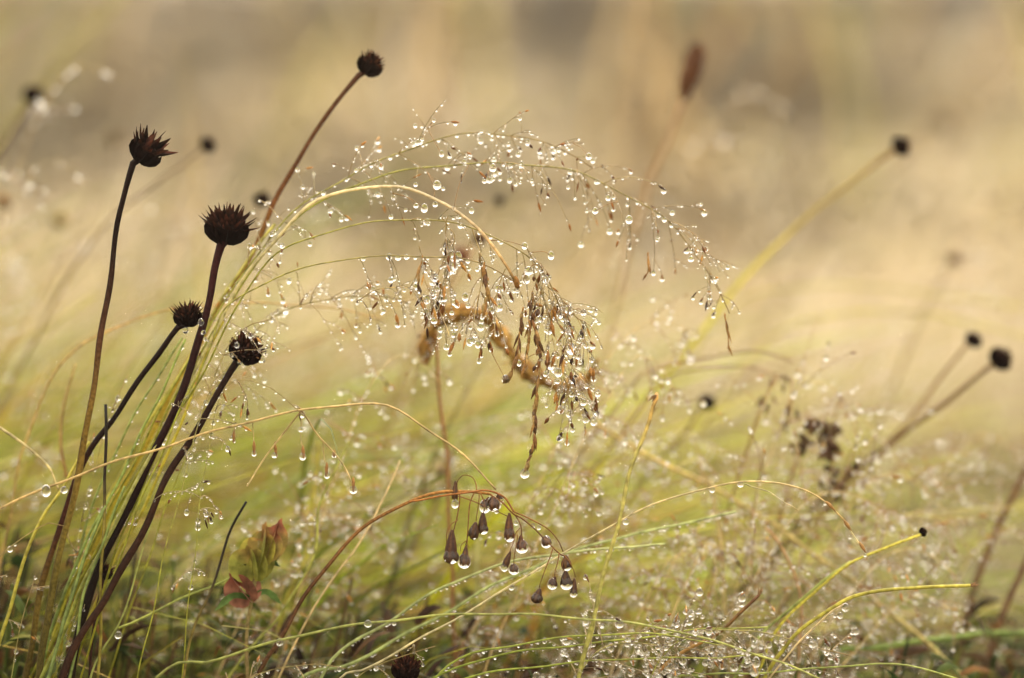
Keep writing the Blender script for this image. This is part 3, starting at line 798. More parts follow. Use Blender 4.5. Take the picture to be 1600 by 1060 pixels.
# ---------------------------------------------------------------- dewy panicles
SPK = [(.30, .13, .03), (.16, .065, .018), (.46, .25, .06), (.40, .20, .05), (.06, .025, .012)]
def sub_line(p, d, L, grav, rng, n=6, wob=.12):
    pts = [p]; d = d.normalized(); st = L / (n - 1)
    for i in range(n - 1):
        d = (d + Vector((rng.uniform(-wob, wob), rng.uniform(-wob, wob), rng.uniform(-wob, wob) - grav)) ).normalized()
        p = p + d * st; pts.append(p)
    return pts

def panicle(label, pts, d0, d1=None, start=.55, nodes=12, L=.022, out=.8, up=.0, grav=.22, nb=3, wr=(1.6, .8), col=GREEN, bcol=(.42, .32, .16),
            spk=.5, pd=.75, dr=(.00045, .0012), bead=(.0013, .00018, .00042, .55), seed=0, root=True, detail=True, group=None,
            name='dewy_panicle', spread_d=1.0, spks=(.0028, .0008), sub=3, stem_beads=True):
    rng = random.Random(seed)
    line = trace(pts, d0, d1, root=root, n=max(40, 9 * len(pts)))
    org = line[0].copy(); org.z = max(0, org.z) if not root else 0
    th = empty(name, org); tag(th, label, 'grass panicle', group or 'grass panicles beaded with dew')
    owner = label
    mb = MB(); mb.tube(line, pxr(wr[0]), pxr(wr[1]), col, 6); mb.build("stem", M_GRASS, th)
    sp_list = []
    n = len(line)
    for i in range(nodes):
        t = start + (1 - start) * (i + rng.uniform(0, .8)) / nodes
        f = t * (n - 1); a = min(n - 2, int(f)); p = line[a].lerp(line[a + 1], f - a)
        tan = (line[a + 1] - line[a]).normalized()
        u = (t - start) / (1 - start)
        prof = (.45 + .75 * math.sin(math.pi * min(1, u * .85 + .12)))
        for k in range(nb):
            if rng.random() < .15: continue
            r3 = Vector((rng.gauss(0, 1), rng.gauss(0, 1) * spread_d, rng.gauss(0, 1)))
            perp = (r3 - tan * r3.dot(tan)).normalized()
            d = tan * rng.uniform(.3, .9) + perp * out + Vector((0, 0, up))
            BL = L * prof * rng.uniform(.45, 1.15)
            bl = sub_line(p, d, BL, grav, rng)
            br = MB(); br.tube(bl, .00016, .00010, jit(bcol, .2, rng), 4)
            if bead: beads(bl, bead[0], bead[1], bead[2], bead[3], rng, owner)
            tips = [(bl[-1], bl[-1] - bl[-2])]
            for s in range(sub):
                q = rng.choice(bl[1:-1])
                dd = (bl[-1] - bl[0]).normalized() * .6 + Vector((rng.gauss(0, .7), rng.gauss(0, .7) * spread_d, rng.gauss(-.1, .6)))
                sl = sub_line(q, dd, BL * rng.uniform(.2, .5), grav * .9, rng, 4)
                br.tube(sl, .00012, .00009, jit(bcol, .2, rng), 3)
                if bead: beads(sl, bead[0], bead[1], bead[2], bead[3], rng, owner)
                tips.append((sl[-1], sl[-1] - sl[-2]))
            br.build("branch", M_HUSK, th)
            if abs(d0 - D0) < .02: NODES.extend((q, th) for q in bl[:4])
            for tp, td in tips:
                if rng.random() < spk:
                    td = (td.normalized() + Vector((rng.gauss(0, .25), rng.gauss(0, .25), -.25))).normalized()
                    LL = spks[0] * rng.uniform(.6, 1.5)
                    sp_list.append((tp, td, LL, spks[1] * rng.uniform(.7, 1.3), rng.choice(SPK)))
                    if rng.random() < pd * .7:
                        drop(tp + td * LL * rng.uniform(.3, .9), rng.uniform(*dr), owner)
                elif rng.random() < pd:
                    drop(tp, dr[0] + (dr[1] - dr[0]) * rng.random() ** 2.2, owner)
    if stem_beads: beads(line[int(n * start):], .0035, .0004, .0009, .7, rng, owner)
    if True:
        for s in sp_list[:95]:
            m = MB(); m.spindle(s[0], s[1], s[2], s[3], s[4], 5, 5, tipc=tuple(min(1, c * 1.5) for c in s[4])); m.build("spikelet", M_HUSK, th)
        rest = sp_list[95:]
    if rest:
        m = MB()
        for s in rest: m.spindle(s[0], s[1], s[2], s[3], s[4], 4, 3)
        o = m.build("spikelet_mass", M_HUSK, th)
        o['kind'] = 'stuff'
    return th, line

OLV = [(0, (.06, .07, .006)), (.35, (.22, .21, .012)), (.6, (.36, .36, .045)), (.8, (.36, .32, .10)), (1, (.30, .20, .08))]
panicle("long arching grass plume in the centre top, olive stem, big white drops along it",
        [(100, 940), (180, 780), (262, 620), (340, 490), (400, 400), (470, 322), (545, 276), (640, 232), (700, 214), (760, 208), (830, 218), (890, 240), (925, 262)], .955, .96, start=.62, nodes=20, L=.016, out=1.0, grav=.10, nb=3, col=OLV, seed=1, spk=.25, pd=.85, dr=(.0003, .00100), bead=(.0013, .00016, .00042, .6), sub=2, wr=(2.6, .9))
panicle("second long plume below it reaching farthest right, ending in a drooping dewy tassel",
        [(130, 900), (205, 760), (285, 600), (345, 500), (400, 412), (460, 345), (530, 300), (610, 272), (700, 258), (800, 256), (880, 264), (945, 287), (1000, 318), (1050, 352), (1090, 400), (1125, 460), (1140, 490)], .955, .957, start=.74, nodes=17, L=.017, out=.95, grav=.2, nb=3, col=OLV, seed=2, spk=.4, pd=.9, dr=(.0003, .00105), bead=(.0013, .00016, .00042, .6), sub=2, wr=(3.0, .8))
panicle("sharp golden brown panicle hanging in the very centre, crowded with drops and dark spikelets",
        [(150, 950), (240, 720), (330, 560), (380, 460), (430, 400), (500, 366), (580, 348), (660, 343), (730, 355), (790, 378), (835, 412), (865, 455), (885, 505), (900, 560)], .945, .94, start=.80, nodes=10, L=.014, out=.9, grav=.28, nb=2, col=OLV, seed=3, spk=.3, pd=.85, dr=(.0003, .0011), bead=(.0014, .0002, .0005, .6), sub=2, wr=(2.4, .9), spks=(.0036, .0010))
panicle("panicle with green stem drooping left of the golden centre one, two beaded tassels",
        [(150, 980), (230, 760), (320, 560), (355, 480), (420, 440), (500, 412), (580, 402), (650, 400), (720, 405), (770, 420), (810, 445)], .94, .94, start=.84, nodes=6, L=.012, out=.6, grav=.42, nb=2, col=OLV, seed=4, spk=.3, pd=.8, dr=(.0005, .0012), bead=(.0012, .0002, .00045, .7), sub=2, wr=(2.2, .9), spks=(.0036, .0010))
panicle("beaded tassels hanging from the thin stem at centre left of the pale blade",
        [(690, 340), (700, 352), (712, 372), (700, 420), (690, 470)], .94, .94, start=.05, nodes=7, L=.015, out=.5, grav=.45, nb=2, col=STRAW, seed=5, spk=.3, pd=.8, dr=(.0005, .0013), bead=(.0012, .0002, .00045, .7), sub=2, wr=(.8, .5), root=False, spks=(.0038, .0011))
panicle("pale cluster of tiny drops on a fine panicle left of the centre",
        [(250, 820), (330, 620), (390, 530), (450, 482), (510, 470), (560, 462), (600, 462), (640, 475)], .96, .965, start=.66, nodes=14, L=.016, out=1.0, grav=.15, nb=3, col=OLV, seed=6, spk=.2, pd=.9, dr=(.0004, .0008), bead=(.0013, .0002, .00045, .6), sub=2, wr=(2, .8), detail=False)
panicle("lower lobe of drops and brown spikelets under the golden centre panicle",
        [(835, 430), (860, 500), (880, 550), (905, 590), (930, 620)], .94, .94, start=.1, nodes=5, L=.015, out=.8, grav=.3, nb=2, col=STRAW, seed=7, spk=.35, pd=.9, dr=(.0007, .00145), bead=(.0014, .0002, .0005, .5), sub=2, wr=(.9, .6), root=False, spks=(.0045, .0013))
panicle("fine drooping panicle of bead strings around the dewdrop ringed seed head",
        [(250, 900), (290, 740), (330, 600), (372, 520), (420, 500)], .935, .935, start=.72, nodes=6, L=.014, out=.9, grav=.1, nb=3, col=OLV, seed=8, spk=.5, pd=.9, dr=(.0004, .0009), bead=(.0012, .0002, .00045, .6), sub=2, wr=(1.4, .7))
panicle("fine bead strings sagging between the leaning brown stalk and the crossing straw",
        [(300, 900), (320, 740), (335, 650), (365, 595), (410, 600), (450, 628), (480, 655)], .937, .937, start=.6, nodes=7, L=.014, out=.7, grav=.3, nb=2, col=OLV, seed=9, spk=.45, pd=.8, dr=(.0004, .0010), bead=(.0012, .0002, .00045, .75), sub=2, wr=(1.2, .6))
panicle("small airy bead cluster right of the leftmost stalk above the short black stub",
        [(120, 860), (140, 760), (160, 690), (180, 630), (200, 585)], .96, .96, start=.3, nodes=8, L=.012, out=.9, grav=.0, up=.2, nb=2, col=OLV, seed=10, spk=.15, pd=.9, dr=(.0003, .0006), bead=(.0013, .0002, .0004, .7), sub=2, wr=(1, .6), detail=False)
panicle("airy bead cluster between the green beaded stem and the maroon stalk",
        [(150, 900), (200, 800), (240, 720), (265, 670)], .955, .955, start=.4, nodes=7, L=.011, out=.9, grav=.05, nb=3, col=OLV, seed=11, spk=.2, pd=.9, dr=(.0003, .0006), bead=(.0013, .0002, .0004, .7), sub=2, wr=(1, .6), detail=False)
panicle("beaded twig spreading in from the left edge below the crossing straw",
        [(-60, 930), (0, 866), (45, 835), (75, 818), (100, 822)], .935, .935, start=.25, nodes=7, L=.014, out=.7, grav=-.02, up=.3, nb=2, col=OLV, seed=12, spk=.1, pd=.7, dr=(.0003, .0008), bead=(.0009, .00022, .0004, .9), sub=1, wr=(1.4, .7), detail=False)
panicle("grey bead strings over the dark undergrowth in the bottom left corner",
        [(10, 1100), (25, 1020), (40, 950), (55, 900)], .95, .95, start=.2, nodes=8, L=.013, out=.8, grav=.15, nb=2, col=OLV, seed=13, spk=.2, pd=.7, dr=(.0003, .0006), bead=(.0011, .0002, .00035, .8), sub=2, wr=(1, .6), detail=False)
panicle("sharp mass of beads along the bottom edge, left part near the hooked stem",
        [(880, 1120), (900, 1060), (930, 1020), (980, 1005), (1050, 1010), (1110, 1020)], .94, .94, start=.3, nodes=20, L=.021, out=1.0, grav=.10, nb=3, col=OLV, seed=14, spk=.3, pd=.95, dr=(.0005, .0015), bead=(.0014, .0003, .0006, .75), sub=2, wr=(1.4, .8))
panicle("sharp mass of beads along the bottom edge, right part below the frayed orange stub",
        [(1000, 1120), (1030, 1030), (1090, 990), (1170, 985), (1250, 1005), (1330, 1025)], .94, .94, start=.3, nodes=20, L=.021, out=1.0, grav=.08, nb=3, col=OLV, seed=15, spk=.25, pd=.95, dr=(.0005, .0015), bead=(.0014, .0003, .0006, .75), sub=2, wr=(1.4, .8))
panicle("small beaded twig beside the black spiky head at the bottom edge",
        [(520, 1110), (560, 1060), (600, 1035), (680, 1010)], .94, .94, start=.3, nodes=7, L=.010, out=.9, grav=.1, nb=2, col=OLV, seed=16, spk=.25, pd=.8, dr=(.0003, .0007), bead=(.0011, .0002, .0004, .8), sub=2, wr=(1, .6), detail=False)
panicle("row of beads low at bottom, left of the black spiky head",
        [(330, 1120), (380, 1070), (430, 1045), (490, 1038), (540, 1045)], .935, .935, start=.3, nodes=7, L=.010, out=.9, grav=.05, nb=2, col=OLV, seed=17, spk=.25, pd=.8, dr=(.0003, .0008), bead=(.0011, .0002, .0004, .8), sub=2, wr=(1, .6), detail=False)

TASSELS = [("beaded tassel swinging left of the curled leaf ring, with tan husks at its waist", [(655, 385), (662, 430), (684, 480), (702, 525)], 9, .011, 41),
 ("short beaded tassel under the high thin stem, just left of the pale blade", [(700, 338), (697, 365), (702, 400)], 6, .010, 42),
 ("loose tassel between the pale blade and the curved tan husk", [(748, 395), (752, 440), (742, 500), (738, 520)], 8, .012, 43),
 ("bright tassel right of the pale blade tip", [(822, 385), (845, 425), (868, 470), (905, 500)], 12, .012, 44),
 ("dense dripping tassel between the long husk strand and the last drops", [(848, 450), (862, 520), (872, 580), (878, 600)], 12, .013, 45),
 ("outermost dripping tassel on the right of the golden mass", [(880, 470), (908, 505), (918, 560), (914, 590)], 9, .011, 46),
 ("lowest small tassel with dark spikelets right of the long husk strand", [(880, 590), (900, 615), (905, 640)], 7, .012, 47),
 ("thin tassel of husks and beads directly over the curled leaf ring", [(790, 420), (775, 470), (772, 530)], 8, .012, 48),
 ("sprays of beads along the far left of the golden mass", [(560, 470), (590, 452), (640, 450), (655, 480)], 8, .012, 49)]
for lab, pts, nn, Lb, sd_ in TASSELS:
    panicle(lab, pts, .94, .941, start=.02, nodes=int(nn * .8), L=Lb * 1.1, out=.95, grav=.26, nb=2, col=STRAW, seed=sd_, spk=.24, pd=.75, dr=(.0003, .0012),
            bead=(.0011, .0002, .00042, .8), sub=2, wr=(.8, .5), root=False, spks=(.0036, .0011), group='tassels of the golden centre', stem_beads=False)
# softly blurred panicles
BL = [
 ("blurred pinkish panicle at right, upper part under the brown arch", [(1180, 800), (1210, 690), (1245, 610), (1290, 600), (1330, 640)], 1.02, .035, .05, 9, 20),
 ("blurred pinkish panicle at right, drooping towards the yellow stem", [(1200, 880), (1270, 700), (1330, 650), (1380, 690), (1420, 750)], 1.035, .03, .1, 10, 21),
 ("widest blurred dewy panicle at the far lower right", [(1250, 950), (1330, 790), (1390, 740), (1450, 770), (1500, 830)], 1.03, .03, .1, 11, 22),
 ("blurred dewy panicle right of the tiny black head", [(1280, 1000), (1370, 850), (1430, 800), (1480, 830), (1490, 870)], 1.02, .026, .15, 9, 23),
 ("blurred dewy panicle behind the straight faded yellow stem", [(1000, 980), (1080, 840), (1130, 800), (1180, 850), (1190, 920)], 1.005, .022, .25, 10, 24),
 ("blurred dewy tassel left of the straight faded yellow stem", [(1040, 1000), (1085, 880), (1110, 850), (1120, 900), (1100, 960)], .985, .018, .3, 8, 25),
 ("blurred pinkish panicle above the bottom right corner", [(1300, 1060), (1390, 960), (1440, 930), (1480, 950), (1510, 990)], 1.0, .018, .1, 9, 26),
 ("blurred dewy panicle right of centre behind the curled leaf", [(860, 720), (930, 590), (985, 520), (1040, 500), (1090, 530)], 1.01, .022, .2, 10, 27),
 ("blurred dewy panicle hanging right of the lower lobe", [(880, 760), (940, 640), (990, 560), (1030, 570), (1060, 630)], .99, .018, .3, 9, 28),
 ("blurred dewy panicle left of the curled leaf", [(520, 760), (570, 620), (610, 560), (650, 560), (690, 600)], 1.0, .020, .2, 8, 29),
 ("blurred pale panicle at lower left centre behind the pink buds", [(380, 960), (430, 860), (480, 810), (540, 810), (600, 850)], 1.0, .022, .12, 10, 30),
 ("blurred pale panicle beneath the straw arch at left centre", [(450, 900), (500, 780), (550, 730), (600, 730), (650, 770)], 1.02, .022, .15, 9, 31),
 ("far blurred panicle with round bokeh dots at the top left", [(-20, 420), (40, 230), (90, 130), (130, 100), (180, 120)], 1.13, .024, .0, 4, 32),
 ("far blurred panicle at left above the curved straw", [(60, 600), (120, 400), (190, 330), (260, 330), (310, 360)], 1.18, .03, .1, 8, 33),
 ("far blurred panicle behind the stalks of the upper left", [(300, 640), (380, 440), (450, 350), (530, 330), (600, 360)], 1.22, .035, .1, 9, 34),
 ("far blurred panicle below the centre, above the nodding brown branch", [(620, 850), (700, 700), (780, 650), (860, 650), (930, 690)], 1.10, .03, .15, 11, 35),
 ("far blurred panicle at centre right above the pale arching stem", [(860, 860), (960, 720), (1040, 680), (1100, 690), (1160, 730)], 1.08, .03, .15, 11, 36),
 ("faint far panicle in the upper right haze", [(960, 420), (1060, 260), (1130, 170), (1180, 140), (1230, 170)], 1.30, .03, .1, 7, 37),
 ("far blurred panicle in the lower right, just behind the diagonal stem", [(1080, 900), (1160, 780), (1230, 740), (1300, 750), (1350, 800)], 1.06, .028, .15, 9, 38),
 ("blurred dewy panicle sinking to the bottom edge right of the pods", [(860, 1060), (920, 940), (970, 880), (1020, 860), (1060, 890)], 1.02, .022, .15, 9, 71),
 ("blurred pinkish dew cloud between the brown withered cluster and the drooping tip", [(1150, 960), (1230, 820), (1290, 770), (1350, 780), (1400, 830)], 1.0, .024, .15, 11, 82),
 ("blurred pinkish dew cloud just above the olive stem at bottom right", [(1260, 1040), (1350, 900), (1410, 860), (1460, 870), (1500, 910)], 1.0, .022, .15, 10, 83),
 ("blurred dew cloud right of the hooked stem beneath the pale arch", [(960, 1040), (1030, 900), (1070, 860), (1110, 850), (1150, 880)], .99, .018, .2, 10, 84),
 ("blurred dewy panicle at the right edge under the large black head", [(1350, 1000), (1440, 800), (1500, 700), (1550, 680), (1600, 720)], 1.10, .03, .12, 11, 77),
 ("blurred dewy panicle low at the right edge between the two thick brown stems", [(1420, 1100), (1500, 900), (1540, 840), (1580, 830), (1620, 860)], 1.06, .025, .12, 9, 78),
 ("blurred dewy panicle at the lower left edge behind the yellow stem", [(-60, 1000), (-20, 800), (20, 720), (60, 700), (100, 730)], 1.06, .025, .12, 8, 79),
 ("blurred dewy panicle behind the leftmost stalks below the top left corner", [(-40, 520), (10, 360), (50, 270), (90, 250), (130, 280)], 1.10, .022, .1, 4, 80),
 ("blurred dewy panicle under the diagonal stem near its crossing", [(1180, 1020), (1250, 900), (1300, 860), (1350, 880), (1370, 930)], 1.02, .024, .15, 9, 72),
 ("blurred dewy panicle low between the hooked stem and the faded yellow stem", [(960, 900), (1020, 780), (1060, 730), (1100, 720), (1130, 760)], 1.03, .025, .15, 10, 73),
 ("blurred dewy panicle left of the pods under the crossing straw", [(540, 900), (590, 780), (640, 720), (690, 700), (730, 730)], 1.05, .024, .15, 8, 74),
 ("blurred sprinkle of dew behind the pink bud plant", [(230, 1000), (300, 880), (350, 830), (400, 830), (440, 860)], 1.04, .022, .12, 6, 75),
 ("blurred dewy panicle right of the long husk strand", [(820, 820), (880, 720), (930, 670), (980, 660), (1020, 690)], 1.05, .025, .15, 9, 76),
]
for lab, pts, d, Lb, gv, nn, sd_ in BL:
    d = .94 + (d - .94) * .8
    panicle(lab, pts, d, d + .01, start=.42, nodes=int(nn * 1.2) if d < 1.11 else int(nn * .5), L=Lb, out=.9, grav=gv, nb=3, col=STRAW, seed=sd_, spk=.28, pd=.9, dr=(.0004, .0011),
            bead=(.0024, .00028, .0006, .6), sub=2, wr=(1.6, .8), detail=False, bcol=(.36, .20, .10), group='blurred dewy panicles', root=True)

_rg = random.Random(500)
for k in range(16):
    px0 = _rg.choice([_rg.uniform(-60, 620), _rg.uniform(300, 1500)]); py0 = _rg.uniform(400, 600); dd = _rg.uniform(1.14, 1.42)
    panicle("faint dew sparkling panicle dissolved in the blurred middle distance behind the sharp stems", [(px0 - 120, py0 + 260), (px0 - 50, py0 + 70), (px0 + 10, py0), (px0 + 90, py0 + 5)], dd, dd + .02,
            start=.45, nodes=6, L=.03, out=.9, grav=.12, nb=3, col=STRAW, seed=600 + k, spk=.1, pd=.9, dr=(.0006, .0013), bead=(.003, .0003, .0007, .5), sub=2,
            wr=(1.4, .8), detail=False, bcol=(.5, .36, .24), group='faint far panicles')

# pale arching blade with its ragged brown end
def pale_blade():
    line = trace([(110, 960), (200, 780), (300, 590), (360, 470), (420, 385), (480, 325), (530, 300), (580, 293), (640, 296), (690, 315), (730, 345), (765, 378), (790, 412), (805, 440)], .943, .938, n=90)
    org = line[0].copy(); org.z = 0
    th = empty("pale_grass", org)
    tag(th, "thick cream coloured blade arching over to a brown tip at the centre", 'grass blade', 'pale grass blades')
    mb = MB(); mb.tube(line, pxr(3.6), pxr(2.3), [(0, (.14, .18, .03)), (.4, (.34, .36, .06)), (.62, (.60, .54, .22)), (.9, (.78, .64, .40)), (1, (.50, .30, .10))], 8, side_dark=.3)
    mb.build("stem", M_GRASS, th)
    m = MB(); e = line[-1]
    for k in range(4):
        m.spindle(e + Vector((0, 0, .002)), Vector((.35 - .2 * k * .5, .1 * k - .15, -1)), .0045, .0016, (.36, .17, .04), 5, 5)
    m.build("withered_tip", M_HUSK, th)
    drop(P(803, 452, .938), .0008, 'pale')
    s = MB(); s.tube(trace([(738, 358), (746, 385), (752, 400)], .938, .938, root=False), pxr(1.1), pxr(.7), STRAW, 5); s.build("side_twig", M_GRASS, th)
pale_blade()

# brown seed strands hanging in the centre
def hanging_strand(label, pts, d, w, n, seed, endr=None):
    rng = random.Random(seed)
    line = trace(pts, d, d, root=False, n=40)
    th = empty("seed_strand", line[0]); tag(th, label, 'seed strand', 'brown seed strands hanging in the centre')
    mb = MB(); mb.tube(line, pxr(1.4), pxr(1.0), (.42, .22, .06), 5); mb.build("stem", M_HUSK, th)
    for i in range(n):
        h = MB(); t = (i + rng.random()) / n; f = t * 38; a = int(f)
        p = line[a].lerp(line[a + 1], f - a); tan = (line[a + 1] - line[a]).normalized()
        h.spindle(p, tan + Vector((rng.gauss(0, .16), rng.gauss(0, .16), 0)), pxr(rng.uniform(14, 30)), pxr(w * rng.uniform(.4, .8)), jit(rng.choice([(.36, .20, .055), (.24, .115, .035), (.50, .32, .12), (.14, .065, .025)]), .2, rng), 5, 5)
        h.build("husk", M_HUSK, th)
        if rng.random() < .18: drop(p + Vector((rng.uniform(-1, 1) * pxr(3), -pxr(3), 0)), rng.uniform(.0003, .0006), 'strand')
    if endr: drop(line[-1] + Vector((0, 0, pxr(3))), endr, 'strand')
hanging_strand("long brown husk strand hanging lowest in the centre, a big drop at its end", [(826, 470), (838, 530), (843, 580), (838, 630), (835, 680), (826, 720), (820, 738)], .94, 10, 36, 1, .0016)
hanging_strand("short brown husk strand left of the long one, leaning outwards", [(818, 480), (812, 530), (806, 565), (792, 592)], .94, 9, 14, 2, .0011)
hanging_strand("curved tan husk strand just left under the pale blade", [(757, 410), (760, 430), (763, 455), (756, 480)], .938, 10, 14, 3)
hanging_strand("brown husk strand in the left tassel", [(660, 400), (656, 430), (655, 455)], .94, 7, 6, 4, .0009)
hanging_strand("golden husk strand beside the long one on its left, ending at mid height", [(832, 455), (828, 500), (826, 540), (822, 575)], .941, 9, 13, 7)
hanging_strand("slim brown husk strand under the arching plume, out of focus", [(1013, 395), (1012, 410), (1011, 428)], .955, 7, 4, 5)
hanging_strand("slim husk strand below the farthest tip of the second plume", [(1133, 490), (1136, 515), (1137, 545)], .955, 5, 5, 6)

# curled dead leaf behind the centre
def curled_leaf():
    rng = random.Random(9)
    line = trace([(665, 570), (668, 535), (690, 500), (725, 488), (760, 500), (785, 530), (808, 560), (838, 590), (880, 605), (920, 590), (935, 560)], 1.0, 1.0, root=False, n=60)
    st = trace([(700, 760), (697, 700), (690, 640), (684, 590), (682, 520)], 1.0, 1.0, n=30)
    th = empty("curled_leaf", (st[0].x, st[0].y, 0)); tag(th, "golden brown curled dead leaf looping like a ring behind the centre panicle", 'dead leaf')
    a = MB(); a.tube(st, pxr(4), pxr(3), BROWN, 6); a.build("stem", M_STEM, th)
    m = MB()
    n = len(line); cols = [(.38, .20, .035), (.20, .095, .02), (.50, .30, .07), (.11, .05, .016)]
    for i, p in enumerate(line):
        t = i / (n - 1)
        tan = (line[min(n - 1, i + 1)] - line[max(0, i - 1)]).normalized()
        up_ = FWD.cross(tan).normalized()
        w = pxr(16) * min(1, t * 6 + .45, (1 - t) * 4 + .3) * (1 + .3 * math.sin(t * 31) + rng.uniform(-.25, .25))
        for k in range(7):
            s = (k / 6 - .5) * 2
            m.v.append(p + up_ * (w * s * .8) + FWD * (w * .8 * (s * s) + rng.uniform(-.0006, .0006)))
            m.c.append(jit(cols[(i // 5 + k) % 4], .2, rng))
    for i in range(n - 1):
        for k in range(6):
            q = i * 7 + k; m.f.append((q, q + 1, q + 8, q + 7))
    o = m.build("leaf_blade", M_LEAF, th)
    md = o.modifiers.new("thick", 'SOLIDIFY'); md.thickness = .0003
    fl = MB()
    for k in range(120):
        q = rng.choice(line[3:-3]) + Vector((rng.gauss(0, .0012), rng.gauss(0, .001), rng.gauss(0, .0014)))
        fl.spindle(q, Vector((rng.gauss(0, 1), rng.gauss(0, .5), rng.gauss(-.3, 1))), pxr(rng.uniform(6, 15)), pxr(rng.uniform(3, 6)), jit(rng.choice(cols), .3, rng), 4, 3)
    fo = fl.build("torn_edge", M_LEAF, th); fo['kind'] = 'stuff'
    for k in range(30): drop(rng.choice(line) + Vector((rng.gauss(0, .002), -.003, rng.gauss(0, .002))), rng.uniform(.0005, .001), None)
curled_leaf()

# ---------------------------------------------------------------- nodding brown branch with drop filled pods
def nodding_branch():
    d = .94
    th_line = trace([(400, 1062), (425, 1015), (450, 978), (485, 920), (520, 872), (560, 832), (605, 801), (650, 780), (690, 770), (735, 768), (765, 772)], d, d, n=80)
    org = th_line[0].copy(); org.z = 0
    th = empty("nodding_seed_branch", org)
    tag(th, "dark arching stalk with brown pods nodding under heavy drops at bottom centre", 'seed branch')
    mb = MB(); mb.tube(th_line, pxr(5.2), pxr(2.2), [(0, (.13, .12, .025)), (.35, (.05, .028, .012)), (.7, (.10, .045, .018)), (1, (.34, .16, .04))], 8, side_dark=.4)
    mb.tube(trace([(640, 784), (680, 776), (730, 771), (760, 768), (790, 778), (803, 800)], d - .002, d - .002, root=False), pxr(1.6), pxr(1.5), [(0, (.30, .12, .03)), (1, (.2, .08, .03))], 6)
    mb.build("stalk", M_STEM, th)
    b = MB(); tw = [(0, (.26, .12, .04)), (1, (.09, .035, .018))]
    def T(pts, w=1.2): b.tube(trace(pts, d - .001, d - .001, root=False, n=24), pxr(w), pxr(w * .7), tw, 5)
    T([(745, 768), (738, 748), (725, 742), (716, 750), (714, 760)], .9)
    T([(742, 768), (733, 785), (731, 810), (731, 840), (728, 852)])
    T([(718, 770), (717, 800), (713, 820), (708, 832)], 1.3); T([(716, 812), (705, 817), (698, 832), (698, 850)], .8)
    T([(731, 845), (722, 852), (720, 862)], .7); T([(731, 845), (734, 856)], .7)
    T([(748, 770), (747, 790), (744, 815)], .9); T([(750, 770), (756, 785), (756, 802)])
    T([(715, 775), (745, 785), (775, 797), (795, 808)], 1.0)
    T([(765, 772), (785, 785), (800, 803), (815, 812), (838, 830), (850, 842)], 1.6)
    T([(803, 800), (830, 812), (855, 826), (872, 845), (880, 862)], 1.2)
    T([(850, 842), (862, 852), (875, 864), (884, 870)], 1.4)
    T([(805, 805), (812, 822), (815, 837)]); T([(813, 825), (806, 832), (802, 848), (797, 862)], .8)
    T([(808, 835), (805, 860), (803, 882)], .8)
    T([(865, 855), (858, 870), (850, 890), (844, 910), (843, 918)], 1.0)
    T([(873, 864), (870, 880), (867, 893), (867, 904)], .9)
    T([(882, 868), (890, 875), (897, 890), (899, 902)], .9); T([(884, 870), (880, 885), (884, 895)], .8)
    b.build("twigs", M_STEM, th)
    pods = [((711, 752), (711, 779), 7, (711, 787), 5.2), ((707, 828), (705, 872), 11, (705, 869), 10.5), ((729, 850), (726, 880), 9, (725.5, 876.5), 9.2),
            ((743, 816), (740, 838), 9, (740, 833), 7), ((756, 799), (755, 828), 8.5, (755, 826), 7.2), ((765, 778), (757, 792), 6, (757.5, 791), 8),
            ((772, 776), (771, 792), 7, (771, 787), 10.5), ((777, 773), (781, 780), 6, (783, 781), 4), ((796, 803), (796, 838), 9, (796, 835), 8.3),
            ((815, 834), (815, 856), 9, (815.5, 853.5), 9), ((797, 860), (790, 884), 6.5, (788, 886), 5), ((803, 880), (803, 892), 6, (803, 889), 7.4),
            ((850, 840), (855, 850), 7, (853.5, 846.5), 7.6), ((843, 918), (838, 938), 8.5, (839, 934), 8), ((867, 903), (864, 914), 7.5, (863, 912), 7.2),
            ((883, 866), (886, 886), 9, (886, 883), 6.5), ((884, 890), (885, 912), 8.5, (885, 911), 8.8), ((899, 902), (897, 926), 7.5, (896, 926), 5.5)]
    rng = random.Random(77)
    for a, e, w, dc, dr_ in pods:
        a = (a[0] + rng.uniform(-1.5, 1.5), a[1] + rng.uniform(-2, 2)); w *= rng.uniform(.85, 1.35)
        pa, pe = P(*a, d), P(*e, d)
        m = MB(); L = (pe - pa).length * 1.0; ax = (pe - pa).normalized()
        U = 10; rings = 7; base = 0
        cc = jit((.10, .042, .018), .3, rng)
        for j in range(rings + 1):
            t = j / rings
            r = pxr(w) * (.17 + .60 * math.sin(math.pi * .5 * min(1, t * 1.1)) - (.12 * max(0, t - .8) / .2))
            for i in range(U):
                ph = 2 * math.pi * i / U
                rad = (RT * math.cos(ph) + FWD * math.sin(ph)); rad = (rad - ax * rad.dot(ax)).normalized()
                ext = (.12 * L if j == rings and i % 2 else 0)
                m.v.append(pa + ax * (L * t + ext) + rad * r * (1 + (.12 if i % 2 else -.08)))
                m.c.append((cc[0] * (1.5 if i % 2 else .7), cc[1] * (1.5 if i % 2 else .7), cc[2]))
        for j in range(rings):
            for i in range(U):
                q = j * U + i; s = j * U + (i + 1) % U
                m.f.append((q, q + U, s + U, s))
        m.f.append(tuple(range(U)))
        m.build("pod", M_HUSK, th)
        c = P(dc[0], dc[1], d)
        DROPS.append((c + Vector((0, -.0002, -pxr(1))), pxr(dr_ * 1.18), 'pod'))
    for q in [(833, 822), (842, 825), (806, 818), (776, 800)]:
        DROPS.append((P(q[0], q[1], d - .001), pxr(3.6), 'pod'))
nodding_branch()

